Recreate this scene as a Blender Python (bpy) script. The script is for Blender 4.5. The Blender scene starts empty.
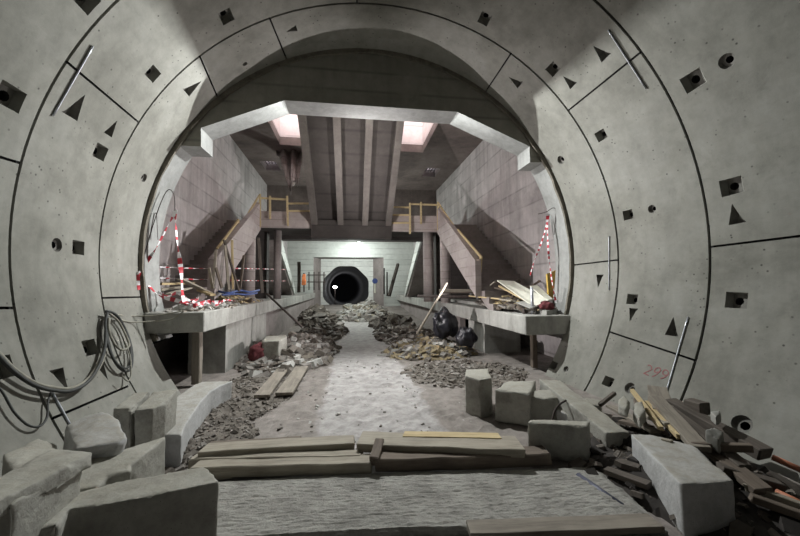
import bpy, bmesh, math, random
import numpy as np
from mathutils import Vector, Matrix, noise

# ------------------------------------------------------------ camera
SC = bpy.context.scene
F, VX, VY = 340.0, 352.0, 287.0          # focal length in px, vanishing point of the hall
_ax = Vector((VX-400, 268-VY, F)).normalized()
_X = Vector((F, 0, -(VX-400))).normalized()
_X = Vector((_ax.z, 0, -_ax.x)).normalized()
_Z = Vector((_ax.y*_X.z-_ax.z*_X.y, _ax.z*_X.x-_ax.x*_X.z, _ax.x*_X.y-_ax.y*_X.x))
cam_d = bpy.data.cameras.new('camera'); cam = bpy.data.objects.new('camera', cam_d)
SC.collection.objects.link(cam); SC.camera = cam
cam_d.sensor_width = 36; cam_d.lens = F/800*36; cam_d.clip_start = 0.05; cam_d.clip_end = 200
cam.matrix_world = Matrix(((_X.x, _X.y, -_X.z, 0), (_ax.x, _ax.y, -_ax.z, 0), (_Z.x, _Z.y, -_Z.z, 0), (0, 0, 0, 1)))

# ------------------------------------------------------------ world, exposure
W = bpy.data.worlds.new('world'); SC.world = W; W.use_nodes = True
W.node_tree.nodes['Background'].inputs[0].default_value = (0.55, 0.6, 0.62, 1)
W.node_tree.nodes['Background'].inputs[1].default_value = 0.006
SC.view_settings.view_transform = 'Standard'; SC.view_settings.look = 'None'
SC.view_settings.gamma = 1; SC.view_settings.use_curve_mapping = False
SC.view_settings.exposure = -0.15

def lamp(name, loc, power, color=(1, 1, 1), radius=0.03, spot=None, target=None, blend=0.6):
    d = bpy.data.lights.new(name, 'SPOT' if spot else 'POINT'); d.energy = power; d.color = color
    d.shadow_soft_size = radius
    o = bpy.data.objects.new(name, d); SC.collection.objects.link(o); o.location = loc
    if spot:
        d.spot_size = math.radians(spot); d.spot_blend = blend
        o.rotation_euler = (Vector(target)-Vector(loc)).to_track_quat('-Z', 'Y').to_euler()
    return o
def area(name, loc, target, sx, sy, power, color):
    d = bpy.data.lights.new(name, 'AREA'); d.shape = 'RECTANGLE'; d.size = sx; d.size_y = sy
    d.energy = power; d.color = color
    o = bpy.data.objects.new(name, d); SC.collection.objects.link(o); o.location = loc
    o.rotation_euler = (Vector(target)-Vector(loc)).to_track_quat('-Z', 'Y').to_euler()
    return o
# the floodlight that hangs just behind the head beam of the portal
lamp('floodlight', (0.4, 8.3, 3.9), 2050, (0.97, 1.0, 0.98), 0.03, 172, (0.4, 6.8, 3.05), 0.55)
# daylight and lamps in the shafts of the hall ceiling
lamp('shaft_light_left', (-2.2, 12.9, 8.3), 260, (1.0, 0.93, 0.93), 0.1)
lamp('shaft_light_right', (2.5, 12.9, 8.3), 260, (1.0, 0.93, 0.93), 0.1)
lamp('small_shaft_light_left', (-3.9, 17.2, 7.6), 60, (0.8, 0.88, 1.0), 0.1)
lamp('small_shaft_light_right', (4.0, 17.2, 7.6), 60, (0.8, 0.88, 1.0), 0.1)
# two unseen fill lights added over the platforms to brighten the opposite walls
lamp('wall_fill_left', (-2.6, 9.2, 0.1), 1300, (1.0, 0.95, 0.95), 0.03, 100, (5.3, 10.6, 3.9), 0.5)
lamp('wall_fill_right', (3.5, 9.2, -0.1), 1300, (1.0, 0.95, 0.95), 0.03, 100, (-4.7, 10.6, 3.9), 0.5)
# lamps under and behind the landing, far end of the station
lamp('far_light', (0.0, 18.5, 2.0), 620, (0.93, 1.0, 0.95), 0.1)
lamp('end_light', (0.2, 25.8, 2.4), 560, (0.93, 1.0, 0.96), 0.1)
lamp('tunnel_light', (-1.6, 47, 0.2), 160, (1.0, 1.0, 1.0), 0.1)
# weak fill light added behind the viewer, no lamp known there
area('rear_fill_light', (0.6, -2.2, 2.6), (0.6, 4, 0.6), 3.0, 1.0, 5, (0.95, 1.0, 0.93))

# ------------------------------------------------------------ pixel helpers
def ray(px, py):
    x, y = px-400, 268-py
    d = Vector((x*_X.x+y*_X.y+F*_X.z, x*_ax.x+y*_ax.y+F*_ax.z, x*_Z.x+y*_Z.y+F*_Z.z))
    return d/d.y
def pY(px, py, Y): return ray(px, py)*Y
def pZ(px, py, Z): r = ray(px, py); return r*(Z/r.z)
def pX(px, py, X): r = ray(px, py); return r*(X/r.x)
FL = -1.95                     # floor level (the lens is at 0)
R = 4.5
def cen(Y): return (0.48-0.0945*(Y-7.07), 0.61-0.01*(Y-7.07))
def lin(px, py, rr=R):
    r = ray(px, py); lo, hi = 0.3, 14
    for _ in range(50):
        m = (lo+hi)/2; c = cen(m)
        if math.hypot(r.x*m-c[0], r.z*m-c[1]) < rr: lo = m
        else: hi = m
    return r*lo
def surf(Y, th, rr=R):
    c = cen(Y); return Vector((c[0]+rr*math.cos(th), Y, c[1]+rr*math.sin(th)))
def theta(p):
    c = cen(p.y); return math.atan2(p.z-c[1], p.x-c[0])

# ------------------------------------------------------------ materials
def new_mat(name):
    m = bpy.data.materials.new(name); m.use_nodes = True
    nt = m.node_tree; b = nt.nodes['Principled BSDF']
    return m, nt, b
def ramp(nt, fac, stops):
    r = nt.nodes.new('ShaderNodeValToRGB'); e = r.color_ramp.elements
    while len(e) < len(stops): e.new(0.5)
    for el, (p, c) in zip(e, stops): el.position = p; el.color = (*c, 1)
    nt.links.new(fac, r.inputs[0]); return r.outputs[0]
def tex_noise(nt, vec, scale, detail=6, rough=0.6, dist=0.0):
    n = nt.nodes.new('ShaderNodeTexNoise'); n.inputs['Scale'].default_value = scale
    n.inputs['Detail'].default_value = detail; n.inputs['Roughness'].default_value = rough
    n.inputs['Distortion'].default_value = dist
    nt.links.new(vec, n.inputs['Vector']); return n.outputs['Fac']
def mix(nt, fac, a, b, mode='MIX'):
    n = nt.nodes.new('ShaderNodeMix'); n.data_type = 'RGBA'; n.blend_type = mode
    for s, v in ((n.inputs[0], fac), (n.inputs[6], a), (n.inputs[7], b)):
        if hasattr(v, 'links'): nt.links.new(v, s)
        elif isinstance(v, tuple): s.default_value = (*v, 1)
        else: s.default_value = v
    return n.outputs[2]
def coord(nt, world=True, scale=(1, 1, 1), rot=(0, 0, 0)):
    if world:
        g = nt.nodes.new('ShaderNodeNewGeometry'); src = g.outputs['Position']
    else:
        g = nt.nodes.new('ShaderNodeTexCoord'); src = g.outputs['Object']
    m = nt.nodes.new('ShaderNodeMapping'); nt.links.new(src, m.inputs[0])
    m.inputs['Scale'].default_value = scale; m.inputs['Rotation'].default_value = rot
    return m.outputs[0]
def bump(nt, b, h, strength=0.3, dist=0.02):
    n = nt.nodes.new('ShaderNodeBump'); n.inputs['Strength'].default_value = strength
    n.inputs['Distance'].default_value = dist
    nt.links.new(h, n.inputs['Height']); nt.links.new(n.outputs[0], b.inputs['Normal'])

def concrete(name, base, dark, light, scale=1.0, speck=0.6, boards=None, rough=0.9, bmp=0.35, streak=0.0, world=True):
    m, nt, b = new_mat(name)
    v = coord(nt, world)
    n1 = tex_noise(nt, v, 0.9*scale, 8, 0.62, 0.3)
    col = ramp(nt, n1, [(0.36, dark), (0.5, base), (0.66, light)])
    nb = tex_noise(nt, v, 2.3*scale, 10, 0.75, 0.6)
    col = mix(nt, ramp(nt, nb, [(0.54, (0, 0, 0)), (0.70, (0.55, 0.55, 0.55))]), col, tuple(c*0.7 for c in dark))
    n2 = tex_noise(nt, v, 6*scale, 8, 0.7)
    col = mix(nt, 0.45, col, ramp(nt, n2, [(0.25, tuple(c*0.6 for c in base)), (0.6, tuple(min(1, c*1.15) for c in base))]))
    if speck:                                    # dark pores and stains
        vo = nt.nodes.new('ShaderNodeTexVoronoi'); vo.inputs['Scale'].default_value = 14*scale
        nt.links.new(v, vo.inputs['Vector'])
        f = ramp(nt, vo.outputs['Distance'], [(0.08, (1, 1, 1)), (0.18, (0, 0, 0))])
        n3 = tex_noise(nt, v, 3.0*scale, 4, 0.6)
        g = ramp(nt, n3, [(0.48, (0, 0, 0)), (0.58, (1, 1, 1))])
        fm = mix(nt, 1.0, f, g, 'MULTIPLY')
        k = nt.nodes.new('ShaderNodeMath'); k.operation = 'MULTIPLY'; k.inputs[1].default_value = speck
        nt.links.new(fm, k.inputs[0])
        col = mix(nt, k.outputs[0], col, tuple(c*0.35 for c in dark))
    if streak:
        vs = coord(nt, world, (2.2, 2.2, 0.18))
        s = tex_noise(nt, vs, 1.6, 6, 0.65)
        sf = ramp(nt, s, [(0.42, (0, 0, 0)), (0.75, (streak, streak, streak))])
        col = mix(nt, sf, col, tuple(c*0.45 for c in dark))
    h = n2
    if boards:
        axis, pitch = boards                     # seams of the formwork boards
        vb = coord(nt, world)
        sep = nt.nodes.new('ShaderNodeSeparateXYZ'); nt.links.new(vb, sep.inputs[0])
        mo = nt.nodes.new('ShaderNodeMath'); mo.operation = 'PINGPONG'; mo.inputs[1].default_value = pitch/2
        nt.links.new(sep.outputs[axis], mo.inputs[0])
        lf = ramp(nt, mo.outputs[0], [(0.0, (0.75, 0.75, 0.75)), (0.045 if pitch > .4 else .02, (0, 0, 0))])
        nn = tex_noise(nt, v, 1.3, 3, 0.5)
        ng = ramp(nt, nn, [(0.35, (0.1, 0.1, 0.1)), (0.6, (1, 1, 1))])
        col = mix(nt, mix(nt, 1.0, lf, ng, 'MULTIPLY'), col, tuple(c*0.4 for c in dark))
        # whole boards vary in tone
        fl = nt.nodes.new('ShaderNodeMath'); fl.operation = 'DIVIDE'; fl.inputs[1].default_value = pitch
        nt.links.new(sep.outputs[axis], fl.inputs[0])
        f2 = nt.nodes.new('ShaderNodeMath'); f2.operation = 'FLOOR'; nt.links.new(fl.outputs[0], f2.inputs[0])
        wn = nt.nodes.new('ShaderNodeTexWhiteNoise'); wn.noise_dimensions = '1D'; nt.links.new(f2.outputs[0], wn.inputs['W'])
        col = mix(nt, 0.25, col, ramp(nt, wn.outputs['Value'], [(0, tuple(c*0.75 for c in base)), (1, light)]))
    nt.links.new(col, b.inputs['Base Color'])
    b.inputs['Roughness'].default_value = rough
    bump(nt, b, h, bmp, 0.02)
    return m
def paint_top_light(m, top_light_col, amount):  # paints the fall of light on upward faces as a second colour
    nt = m.node_tree; b = nt.nodes['Principled BSDF']; src = b.inputs['Base Color'].links[0].from_socket
    g = nt.nodes.new('ShaderNodeNewGeometry'); sp = nt.nodes.new('ShaderNodeSeparateXYZ'); nt.links.new(g.outputs['Normal'], sp.inputs[0])
    n = tex_noise(nt, g.outputs['Position'], 7, 8, 0.7)
    f = mix(nt, 1.0, ramp(nt, sp.outputs[2], [(0.6, (0, 0, 0)), (0.9, (amount,)*3)]), ramp(nt, n, [(0.35, (0.35,)*3), (0.6, (1, 1, 1))]), 'MULTIPLY')
    nt.links.new(mix(nt, f, src, top_light_col), b.inputs['Base Color']); return m
def plain(name, col, rough=0.6, metal=0.0, var=0.25, scale=8, bmp=0.0, emit=None):
    m, nt, b = new_mat(name)
    v = coord(nt, False)
    n = tex_noise(nt, v, scale, 5, 0.6)
    c = ramp(nt, n, [(0.3, tuple(x*(1-var) for x in col)), (0.7, tuple(min(1, x*(1+var)) for x in col))])
    nt.links.new(c, b.inputs['Base Color'])
    b.inputs['Roughness'].default_value = rough; b.inputs['Metallic'].default_value = metal
    if bmp: bump(nt, b, n, bmp, 0.01)
    if emit:
        b.inputs['Emission Color'].default_value = (*emit[0], 1); b.inputs['Emission Strength'].default_value = emit[1]
    return m
def wood(name, col, dark, axis_scale=(1.5, 14, 14)):
    m, nt, b = new_mat(name)
    v = coord(nt, False, axis_scale)
    n = tex_noise(nt, v, 1.6, 7, 0.65, 0.4)
    c = ramp(nt, n, [(0.3, dark), (0.55, col), (0.8, tuple(min(1, x*1.2) for x in col))])
    v2 = coord(nt, False); n2 = tex_noise(nt, v2, 3, 4, 0.6)
    c = mix(nt, 0.35, c, ramp(nt, n2, [(0.35, dark), (0.65, col)]))
    nt.links.new(c, b.inputs['Base Color']); b.inputs['Roughness'].default_value = 0.85
    bump(nt, b, n, 0.4, 0.01)
    return m

M = {}
M['lining'] = concrete('lining_concrete', (0.238, 0.234, 0.208), (0.125, 0.122, 0.104), (0.315, 0.312, 0.288), 0.75, 0.9, bmp=0.22, streak=0.22)
M['portal'] = concrete('portal_concrete', (0.22, 0.21, 0.18), (0.13, 0.125, 0.11), (0.30, 0.29, 0.255), 1.0, 0.4, boards=(2, 0.42), streak=0.3)
M['hall'] = concrete('hall_wall_concrete', (0.50, 0.465, 0.46), (0.22, 0.20, 0.195), (0.70, 0.665, 0.66), 0.8, 0.5, boards=(2, 0.62), streak=0.6)
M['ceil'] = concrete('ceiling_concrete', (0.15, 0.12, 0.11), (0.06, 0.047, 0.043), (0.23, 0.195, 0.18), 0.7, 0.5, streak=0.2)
M['shaft'] = concrete('shaft_concrete', (0.62, 0.56, 0.55), (0.5, 0.45, 0.44), (0.72, 0.66, 0.65), 0.8, 0.1, boards=(2, 0.8))
M['flight'] = concrete('flight_concrete', (0.055, 0.047, 0.043), (0.032, 0.027, 0.025), (0.085, 0.074, 0.068), 1.0, 0.3, boards=(2, 0.5), streak=0.3)  # tone lowered to stand in for the shade this concrete lies in
M['landing'] = concrete('landing_concrete', (0.38, 0.33, 0.315), (0.20, 0.165, 0.155), (0.46, 0.41, 0.40), 1.0, 0.4, boards=(2, 0.3))
M['stairc'] = concrete('stair_concrete', (0.27, 0.235, 0.225), (0.17, 0.145, 0.14), (0.36, 0.32, 0.31), 1.0, 0.6)
M['slab'] = concrete('platform_concrete', (0.36, 0.355, 0.33), (0.22, 0.215, 0.195), (0.47, 0.465, 0.44), 1.2, 0.4, streak=0.45)
M['end'] = concrete('end_wall_concrete', (0.50, 0.52, 0.49), (0.38, 0.39, 0.37), (0.62, 0.64, 0.61), 0.5, 0.2, boards=(2, 0.45))
M['panel'] = concrete('end_panel_concrete', (0.72, 0.73, 0.70), (0.6, 0.6, 0.58), (0.8, 0.81, 0.78), 0.8, 0.1, boards=(2, 0.45))
M['reveal'] = concrete('reveal_concrete', (0.31, 0.315, 0.305), (0.22, 0.222, 0.21), (0.38, 0.385, 0.375), 1.2, 0.3, streak=0.3)
M['seal'] = concrete('brown_mortar', (0.17, 0.155, 0.125), (0.07, 0.065, 0.05), (0.2, 0.18, 0.15), 5, 0.5, bmp=1.0)
M['dark'] = plain('black_gasket', (0.012, 0.012, 0.012), 0.95)
M['pocket'] = concrete('pocket_concrete', (0.17, 0.165, 0.15), (0.1, 0.095, 0.085), (0.25, 0.24, 0.22), 4.0, 0.0)
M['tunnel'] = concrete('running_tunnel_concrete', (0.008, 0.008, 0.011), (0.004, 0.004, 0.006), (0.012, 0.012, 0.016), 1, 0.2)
M['block'] = concrete('block_concrete', (0.36, 0.35, 0.315), (0.20, 0.19, 0.17), (0.48, 0.47, 0.43), 3.0, 0.7, bmp=0.6)
M['blockb'] = concrete('blue_grey_block_concrete', (0.46, 0.46, 0.46), (0.33, 0.33, 0.33), (0.55, 0.55, 0.56), 2.4, 0.5, bmp=0.5)
paint_top_light(M['blockb'], (0.30, 0.28, 0.235), 0.8); paint_top_light(M['block'], (0.33, 0.31, 0.25), 0.5)  # block tops toned for how light falls on them, not for dust
M['roughslab'] = concrete('rough_slab_concrete', (0.33, 0.32, 0.295), (0.17, 0.165, 0.15), (0.43, 0.42, 0.39), 4.0, 0.8, bmp=1.0)
M['steel'] = plain('bright_steel', (0.55, 0.57, 0.62), 0.35, 0.8, 0.2)
M['iron'] = plain('rusty_iron', (0.07, 0.055, 0.05), 0.8, 0.3, 0.4)
M['pipe'] = plain('dull_blue_steel', (0.07, 0.075, 0.11), 0.5, 0.1, 0.3)
M['orange'] = plain('orange_plastic', (0.42, 0.16, 0.09), 0.6, 0, 0.25)
M['cable'] = plain('black_cable_rubber', (0.05, 0.052, 0.05), 0.7)
M['cable2'] = plain('grey_cable_sheath', (0.24, 0.23, 0.19), 0.7)
M['blue'] = plain('blue_hose', (0.06, 0.10, 0.28), 0.5)
M['bag'] = plain('black_bag_plastic', (0.018, 0.018, 0.024), 0.35, 0, 0.5, 20, 0.6)
M['redbag'] = plain('red_cloth', (0.13, 0.03, 0.035), 0.9, 0, 0.4, 20, 0.6)
M['white'] = plain('white_board', (0.70, 0.70, 0.60), 0.6, 0, 0.12)
M['yellow'] = plain('yellow_board', (0.62, 0.42, 0.08), 0.6, 0, 0.2)
M['redpaint'] = plain('red_spray_paint', (0.27, 0.12, 0.12), 0.9, 0, 0.1)
M['glow'] = plain('lamp_tube_glass', (0.9, 0.95, 0.9), 0.5, 0, 0, emit=((0.9, 1.0, 0.94), 7))
M['redlamp'] = plain('tape_red', (0.50, 0.03, 0.05), 0.5)
M['jacket'] = plain('orange_fabric', (0.75, 0.22, 0.08), 0.8)
M['signblue'] = plain('blue_sign_paint', (0.04, 0.07, 0.25), 0.6)
WO = {'grey': wood('weathered_wood', (0.27, 0.24, 0.20), (0.13, 0.11, 0.09)),
      'brown': wood('brown_wood', (0.18, 0.145, 0.115), (0.08, 0.062, 0.05)),
      'pale': wood('pale_wood', (0.36, 0.325, 0.265), (0.20, 0.175, 0.14)),
      'yellow': wood('new_yellow_wood', (0.56, 0.45, 0.26), (0.36, 0.27, 0.14)),
      'dark': wood('dark_wood', (0.12, 0.10, 0.085), (0.06, 0.05, 0.04))}

# ------------------------------------------------------------ object helpers
COL = SC.collection
rnd = random.Random(7)
def link(name, bm, mats, parent=None, smooth=False):
    bmesh.ops.recalc_face_normals(bm, faces=bm.faces)
    me = bpy.data.meshes.new(name); bm.to_mesh(me); bm.free()
    for m in (mats if isinstance(mats, (list, tuple)) else [mats]): me.materials.append(m)
    if smooth:
        for p in me.polygons: p.use_smooth = True
    o = bpy.data.objects.new(name, me); COL.objects.link(o)
    if parent: o.parent = parent; o.matrix_parent_inverse = Matrix.Translation(-Vector(parent.location))
    return o
def tag(o, label, cat, group=None, kind=None):
    o['label'] = label; o['category'] = cat
    if group: o['group'] = group
    if kind: o['kind'] = kind
    return o
def struct(name, bm, mat, label=None, cat=None, smooth=False):
    o = link(name, bm, mat, None, smooth); o['kind'] = 'structure'
    if label: o['label'] = label; o['category'] = cat
    return o
def empty(name, loc, label, cat, group=None):
    o = bpy.data.objects.new(name, None); COL.objects.link(o); o.location = loc
    o.empty_display_size = 0.1
    return tag(o, label, cat, group)
def box(bm, x0, x1, y0, y1, z0, z1, mi=0):
    v = [bm.verts.new((x, y, z)) for z in (z0, z1) for y in (y0, y1) for x in (x0, x1)]
    for q in ((0, 1, 3, 2), (4, 6, 7, 5), (0, 4, 5, 1), (2, 3, 7, 6), (0, 2, 6, 4), (1, 5, 7, 3)):
        f = bm.faces.new([v[i] for i in q]); f.material_index = mi
    return bm
def hexa(bm, lo, hi, mi=0):
    """solid between two polygons of equal count"""
    a = [bm.verts.new(p) for p in lo]; b = [bm.verts.new(p) for p in hi]; n = len(a)
    fs = [bm.faces.new(a[::-1]), bm.faces.new(b)]
    for i in range(n): fs.append(bm.faces.new((a[i], a[(i+1) % n], b[(i+1) % n], b[i])))
    for f in fs: f.material_index = mi
    return bm
def bar(bm, a, b, w, h, up=(0, 0, 1), mi=0):
    """square bar with ends a and b"""
    a = Vector(a); b = Vector(b); d = (b-a).normalized(); up = Vector(up)
    if abs(d.dot(up)) > 0.97: up = Vector((1, 0, 0))
    s = d.cross(up).normalized()*w/2; t = s.cross(d).normalized()*h/2
    lo = [a-s-t, a+s-t, a+s+t, a-s+t]; hi = [p+(b-a) for p in lo]
    return hexa(bm, lo, hi, mi)
def tube(bm, pts, r, seg=8, mi=0):
    pts = [Vector(p) for p in pts]; rings = []
    prev = None
    for i, p in enumerate(pts):
        d = (pts[min(i+1, len(pts)-1)]-pts[max(i-1, 0)]).normalized()
        if prev is None:
            s = d.cross(Vector((0, 0, 1)) if abs(d.z) < 0.9 else Vector((1, 0, 0))).normalized()
        else: s = (prev-d*prev.dot(d)).normalized()
        prev = s; t = d.cross(s)
        rr = r[i] if isinstance(r, (list, tuple)) else r
        rings.append([bm.verts.new(p+(s*math.cos(k*2*math.pi/seg)+t*math.sin(k*2*math.pi/seg))*rr) for k in range(seg)])
    for a, b in zip(rings, rings[1:]):
        for k in range(seg):
            bm.faces.new((a[k], a[(k+1) % seg], b[(k+1) % seg], b[k])).material_index = mi
    bm.faces.new(rings[0][::-1]).material_index = mi; bm.faces.new(rings[-1]).material_index = mi
    return bm
def spline(pts, n=8):
    pts = [Vector(p) for p in pts]; out = []
    P = [pts[0]]+pts+[pts[-1]]
    for i in range(1, len(P)-2):
        for k in range(n):
            t = k/n; a, b, c, d = P[i-1], P[i], P[i+1], P[i+2]
            out.append(0.5*((2*b)+(c-a)*t+(2*a-5*b+4*c-d)*t*t+(3*b-a-3*c+d)*t**3))
    out.append(pts[-1]); return out
def roughen(bm, cuts, amp, sc=3.0, seed=0, bev=0.012, chip=0.0):
    if bev: bmesh.ops.bevel(bm, geom=list(bm.edges), offset=bev, segments=1, affect='EDGES', profile=0.5)
    # cut long edges until they are about one cell long
    for _ in range(cuts):
        L = [e for e in bm.edges if e.calc_length() > 0.09*(1 if cuts < 4 else 0.6)]
        if not L: break
        bmesh.ops.subdivide_edges(bm, edges=L, cuts=1, use_grid_fill=True)
    bm.normal_update(); off = Vector((seed*3.1, seed*1.7, -seed*2.3))
    mv = []
    for v in bm.verts:
        n = noise.noise_vector((v.co+off)*sc)*amp + noise.noise_vector((v.co+off)*sc*4)*amp*0.45
        if chip:
            sharp = max([e.calc_face_angle(0) for e in v.link_edges]+[0])
            if sharp > 0.5:
                k = max(0, noise.noise((v.co+off)*sc*1.8)-0.15)*chip
                n -= v.normal*k
        mv.append(n)
    for v, n in zip(bm.verts, mv): v.co += n
    return bm
def block(name, top, h, mat, label, cat='concrete block', group=None, seed=0, bottom=None, amp=0.008, chip=0.12, cuts=4, vox=0.015):
    """broken piece of concrete: top outline (3D points) and thickness; fine mesh with chipped edges"""
    top = [Vector(p) for p in top]
    lo = [Vector(p) for p in bottom] if bottom else [p-Vector((0, 0, h)) for p in top]
    c = sum(lo, Vector())/len(lo); bm = bmesh.new(); hexa(bm, [p-c for p in lo], [p-c for p in top])
    bmesh.ops.recalc_face_normals(bm, faces=bm.faces)
    bmesh.ops.triangulate(bm, faces=bm.faces, quad_method='BEAUTY', ngon_method='EAR_CLIP'); bm.normal_update()
    seg = [(e.verts[0].co.copy(), e.verts[1].co.copy()) for e in bm.edges if e.calc_face_angle(0) > 0.5]
    size = max(max(abs(k) for k in v.co) for v in bm.verts)
    me = bpy.data.meshes.new(name); bm.to_mesh(me); bm.free(); me.materials.append(mat)
    o = bpy.data.objects.new(name, me); COL.objects.link(o); o.location = c
    md = o.modifiers.new('r', 'REMESH'); md.mode = 'VOXEL'; md.voxel_size = max(0.008, min(vox, size/14))
    bpy.context.view_layer.update()
    new = bpy.data.meshes.new_from_object(o.evaluated_get(bpy.context.evaluated_depsgraph_get()))
    o.modifiers.clear(); o.data = new
    nv = len(new.vertices); P = np.empty(nv*3); new.vertices.foreach_get('co', P); P = P.reshape(-1, 3)
    Nn = np.empty(nv*3); new.vertices.foreach_get('normal', Nn); Nn = Nn.reshape(-1, 3)
    D = np.full(nv, 9.0)
    for p, q in seg:
        p = np.array(p); d = np.array(q)-p; t = np.clip(((P-p)@d)/max(1e-9, d@d), 0, 1)
        D = np.minimum(D, np.linalg.norm(P-p-t[:, None]*d, axis=1))
    sc_ = min(1.0, size/0.35); off = Vector((seed*3.1, seed*1.7, -seed*2.3))
    out = P.copy()
    for i in range(nv):
        v = Vector(P[i]); w = v+off
        k = amp*0.7*noise.noise(w*2.5)+amp*0.35*noise.noise(w*14)
        e = max(0.0, 1-D[i]/(0.05*sc_))
        if e > 0:
            cs = max(0.0, noise.noise(w*3.5)-0.08)+0.3*max(0.0, noise.noise(w*11))
            k -= chip*sc_*0.5*cs*e*e
        out[i] += Nn[i]*k
    new.vertices.foreach_set('co', out.ravel()); new.update()
    for p in new.polygons: p.use_smooth = True
    return tag(o, label, cat, group)
def timber(name, a, b, w, h, mat, label, cat='plank', group=None, seed=0, roll=(0, 0, 1)):
    bm = bmesh.new(); a = Vector(a); b = Vector(b); L = (b-a).length
    bar(bm, (-L/2, 0, 0), (L/2, 0, 0), w, h)
    bmesh.ops.recalc_face_normals(bm, faces=bm.faces)
    bmesh.ops.subdivide_edges(bm, edges=[e for e in bm.edges if e.calc_length() > L*0.9], cuts=10)
    bmesh.ops.bevel(bm, geom=[e for e in bm.edges if e.calc_face_angle(0) > 1], offset=min(w, h)*0.08, segments=1, affect='EDGES')
    rr = random.Random(seed); bend = rr.uniform(-1, 1)*0.006*L
    for v in bm.verts:
        t = v.co.x/(L/2)
        v.co.z += bend*(t*t-0.4)*0.7
        v.co += noise.noise_vector(v.co*3+Vector((seed*5.3, 0, 0)))*min(w, h)*0.09
        if abs(t) > 0.98: v.co.x += noise.noise(v.co*22+Vector((seed, 2, 1)))*0.03
    d = (b-a).normalized(); up = Vector(roll); s = up.cross(d).normalized(); t = d.cross(s)
    o = link(name, bm, mat)
    o.matrix_world = Matrix(((d.x, s.x, t.x, (a.x+b.x)/2), (d.y, s.y, t.y, (a.y+b.y)/2), (d.z, s.z, t.z, (a.z+b.z)/2), (0, 0, 0, 1)))
    return tag(o, label, cat, group)

# ============================================================ TUNNEL LINING
YC, YB, YA, YN = 7.07, 5.89, 4.316, 2.76
def ring(name, y0, y1, cutters=None, th0=0, th1=2*math.pi, seg=144, ny=4):
    bm = bmesh.new(); g = 0.019
    y0 += g; y1 -= g
    def grid(rr):
        return [[bm.verts.new(surf(y0+(y1-y0)*j/ny, th0+(th1-th0)*i/seg, rr)) for i in range(seg)] for j in range(ny+1)]
    a = grid(R); b = grid(R+0.32)
    for i in range(seg):
        k = (i+1) % seg
        for j in range(ny):
            bm.faces.new((a[j][i], a[j][k], a[j+1][k], a[j+1][i])); bm.faces.new((b[j][i], b[j+1][i], b[j+1][k], b[j][k]))
        bm.faces.new((a[0][i], b[0][i], b[0][k], a[0][k])); bm.faces.new((a[ny][i], a[ny][k], b[ny][k], b[ny][i]))
    if cutters is None: return struct(name, bm, [M['lining']])
    bmesh.ops.recalc_face_normals(bm, faces=bm.faces)
    me = bpy.data.meshes.new(name); bm.to_mesh(me); bm.free()
    for m in (M['lining'], M['pocket'], M['dark']): me.materials.append(m)
    o = bpy.data.objects.new(name, me); COL.objects.link(o)
    bmesh.ops.recalc_face_normals(cutters, faces=cutters.faces)
    mc = bpy.data.meshes.new('c'); cutters.to_mesh(mc); cutters.free()
    for m in (M['lining'], M['pocket'], M['dark']): mc.materials.append(m)
    co = bpy.data.objects.new('c', mc); COL.objects.link(co)
    md = o.modifiers.new('b', 'BOOLEAN'); md.object = co; md.operation = 'DIFFERENCE'; md.solver = 'EXACT'; md.use_self = True
    bpy.context.view_layer.update()
    new = bpy.data.meshes.new_from_object(o.evaluated_get(bpy.context.evaluated_depsgraph_get()))
    o.modifiers.clear(); o.data = new; bpy.data.objects.remove(co)
    o['kind'] = 'structure'
    return o
def frame(px, py):
    p = lin(px, py); th = theta(p)
    n = Vector((math.cos(th), 0, math.sin(th))); t = Vector((-math.sin(th), 0, math.cos(th)))
    return p, n, t, Vector((0, 1, 0))
def pocket(bm, px, py, kind, w=0.19, flip=1):
    p, n, t, a = frame(px, py); w *= {'S': 1.2, 'T': 1.45, 'H': 1.1}[kind]
    if kind == 'S':       # square bolt pocket with one slanting side towards the viewer, hole in the bottom
        o_ = [(-.5, -1.0), (.5, -1.0), (.5, .5), (-.5, .5)]; i_ = [(-.42, -.35), (.42, -.35), (.46, .46), (-.46, .46)]
        top = [p-n*0.06+t*(x*w)+a*(y*w*0.9) for x, y in o_]; lo = [p+n*0.12+t*(x*w)+a*(y*w*0.9) for x, y in i_]
        hexa(bm, lo, top, 0)
        bm.faces.ensure_lookup_table(); bm.faces[-6].material_index = 1
        tube(bm, [p+n*0.115+a*.02, p+n*0.2+a*.02], w*0.24, 10, 2)
    elif kind == 'T':     # wedge shaped pocket
        f = flip
        o_ = [(-.55*f, -.5), (-.55*f, .5), (.95*f, .15)]; i_ = [(-.45*f, -.3), (-.45*f, .4), (.2*f, .2)]
        top = [p-n*0.06+t*(x*w)+a*(y*w) for x, y in o_]; lo = [p+n*0.11+t*(x*w)+a*(y*w) for x, y in i_]
        hexa(bm, lo, top, 1)
    elif kind == 'H':     # round grouting hole
        tube(bm, [p-n*0.05, p+n*0.05], [w*0.56, w*0.42], 20, 1)
        tube(bm, [p+n*0.045, p+n*0.2], w*0.24, 12, 2)
def joint(bm, a, b, w=0.03):
    p = lin(*a); q = lin(*b); ta = theta(p)
    p = p+(p-q)*0.0
    n = Vector((math.cos(ta), 0, math.sin(ta))); t = Vector((-math.sin(ta), 0, math.cos(ta)))
    d = (q-p).normalized(); p = p-d*0.06; q = q+d*0.06
    lo = [p-n*.08-t*w/2, p-n*.08+t*w/2, q-n*.08+t*w/2, q-n*.08-t*w/2]
    hexa(bm, [v+n*0.14 for v in lo], lo, 2)
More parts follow.
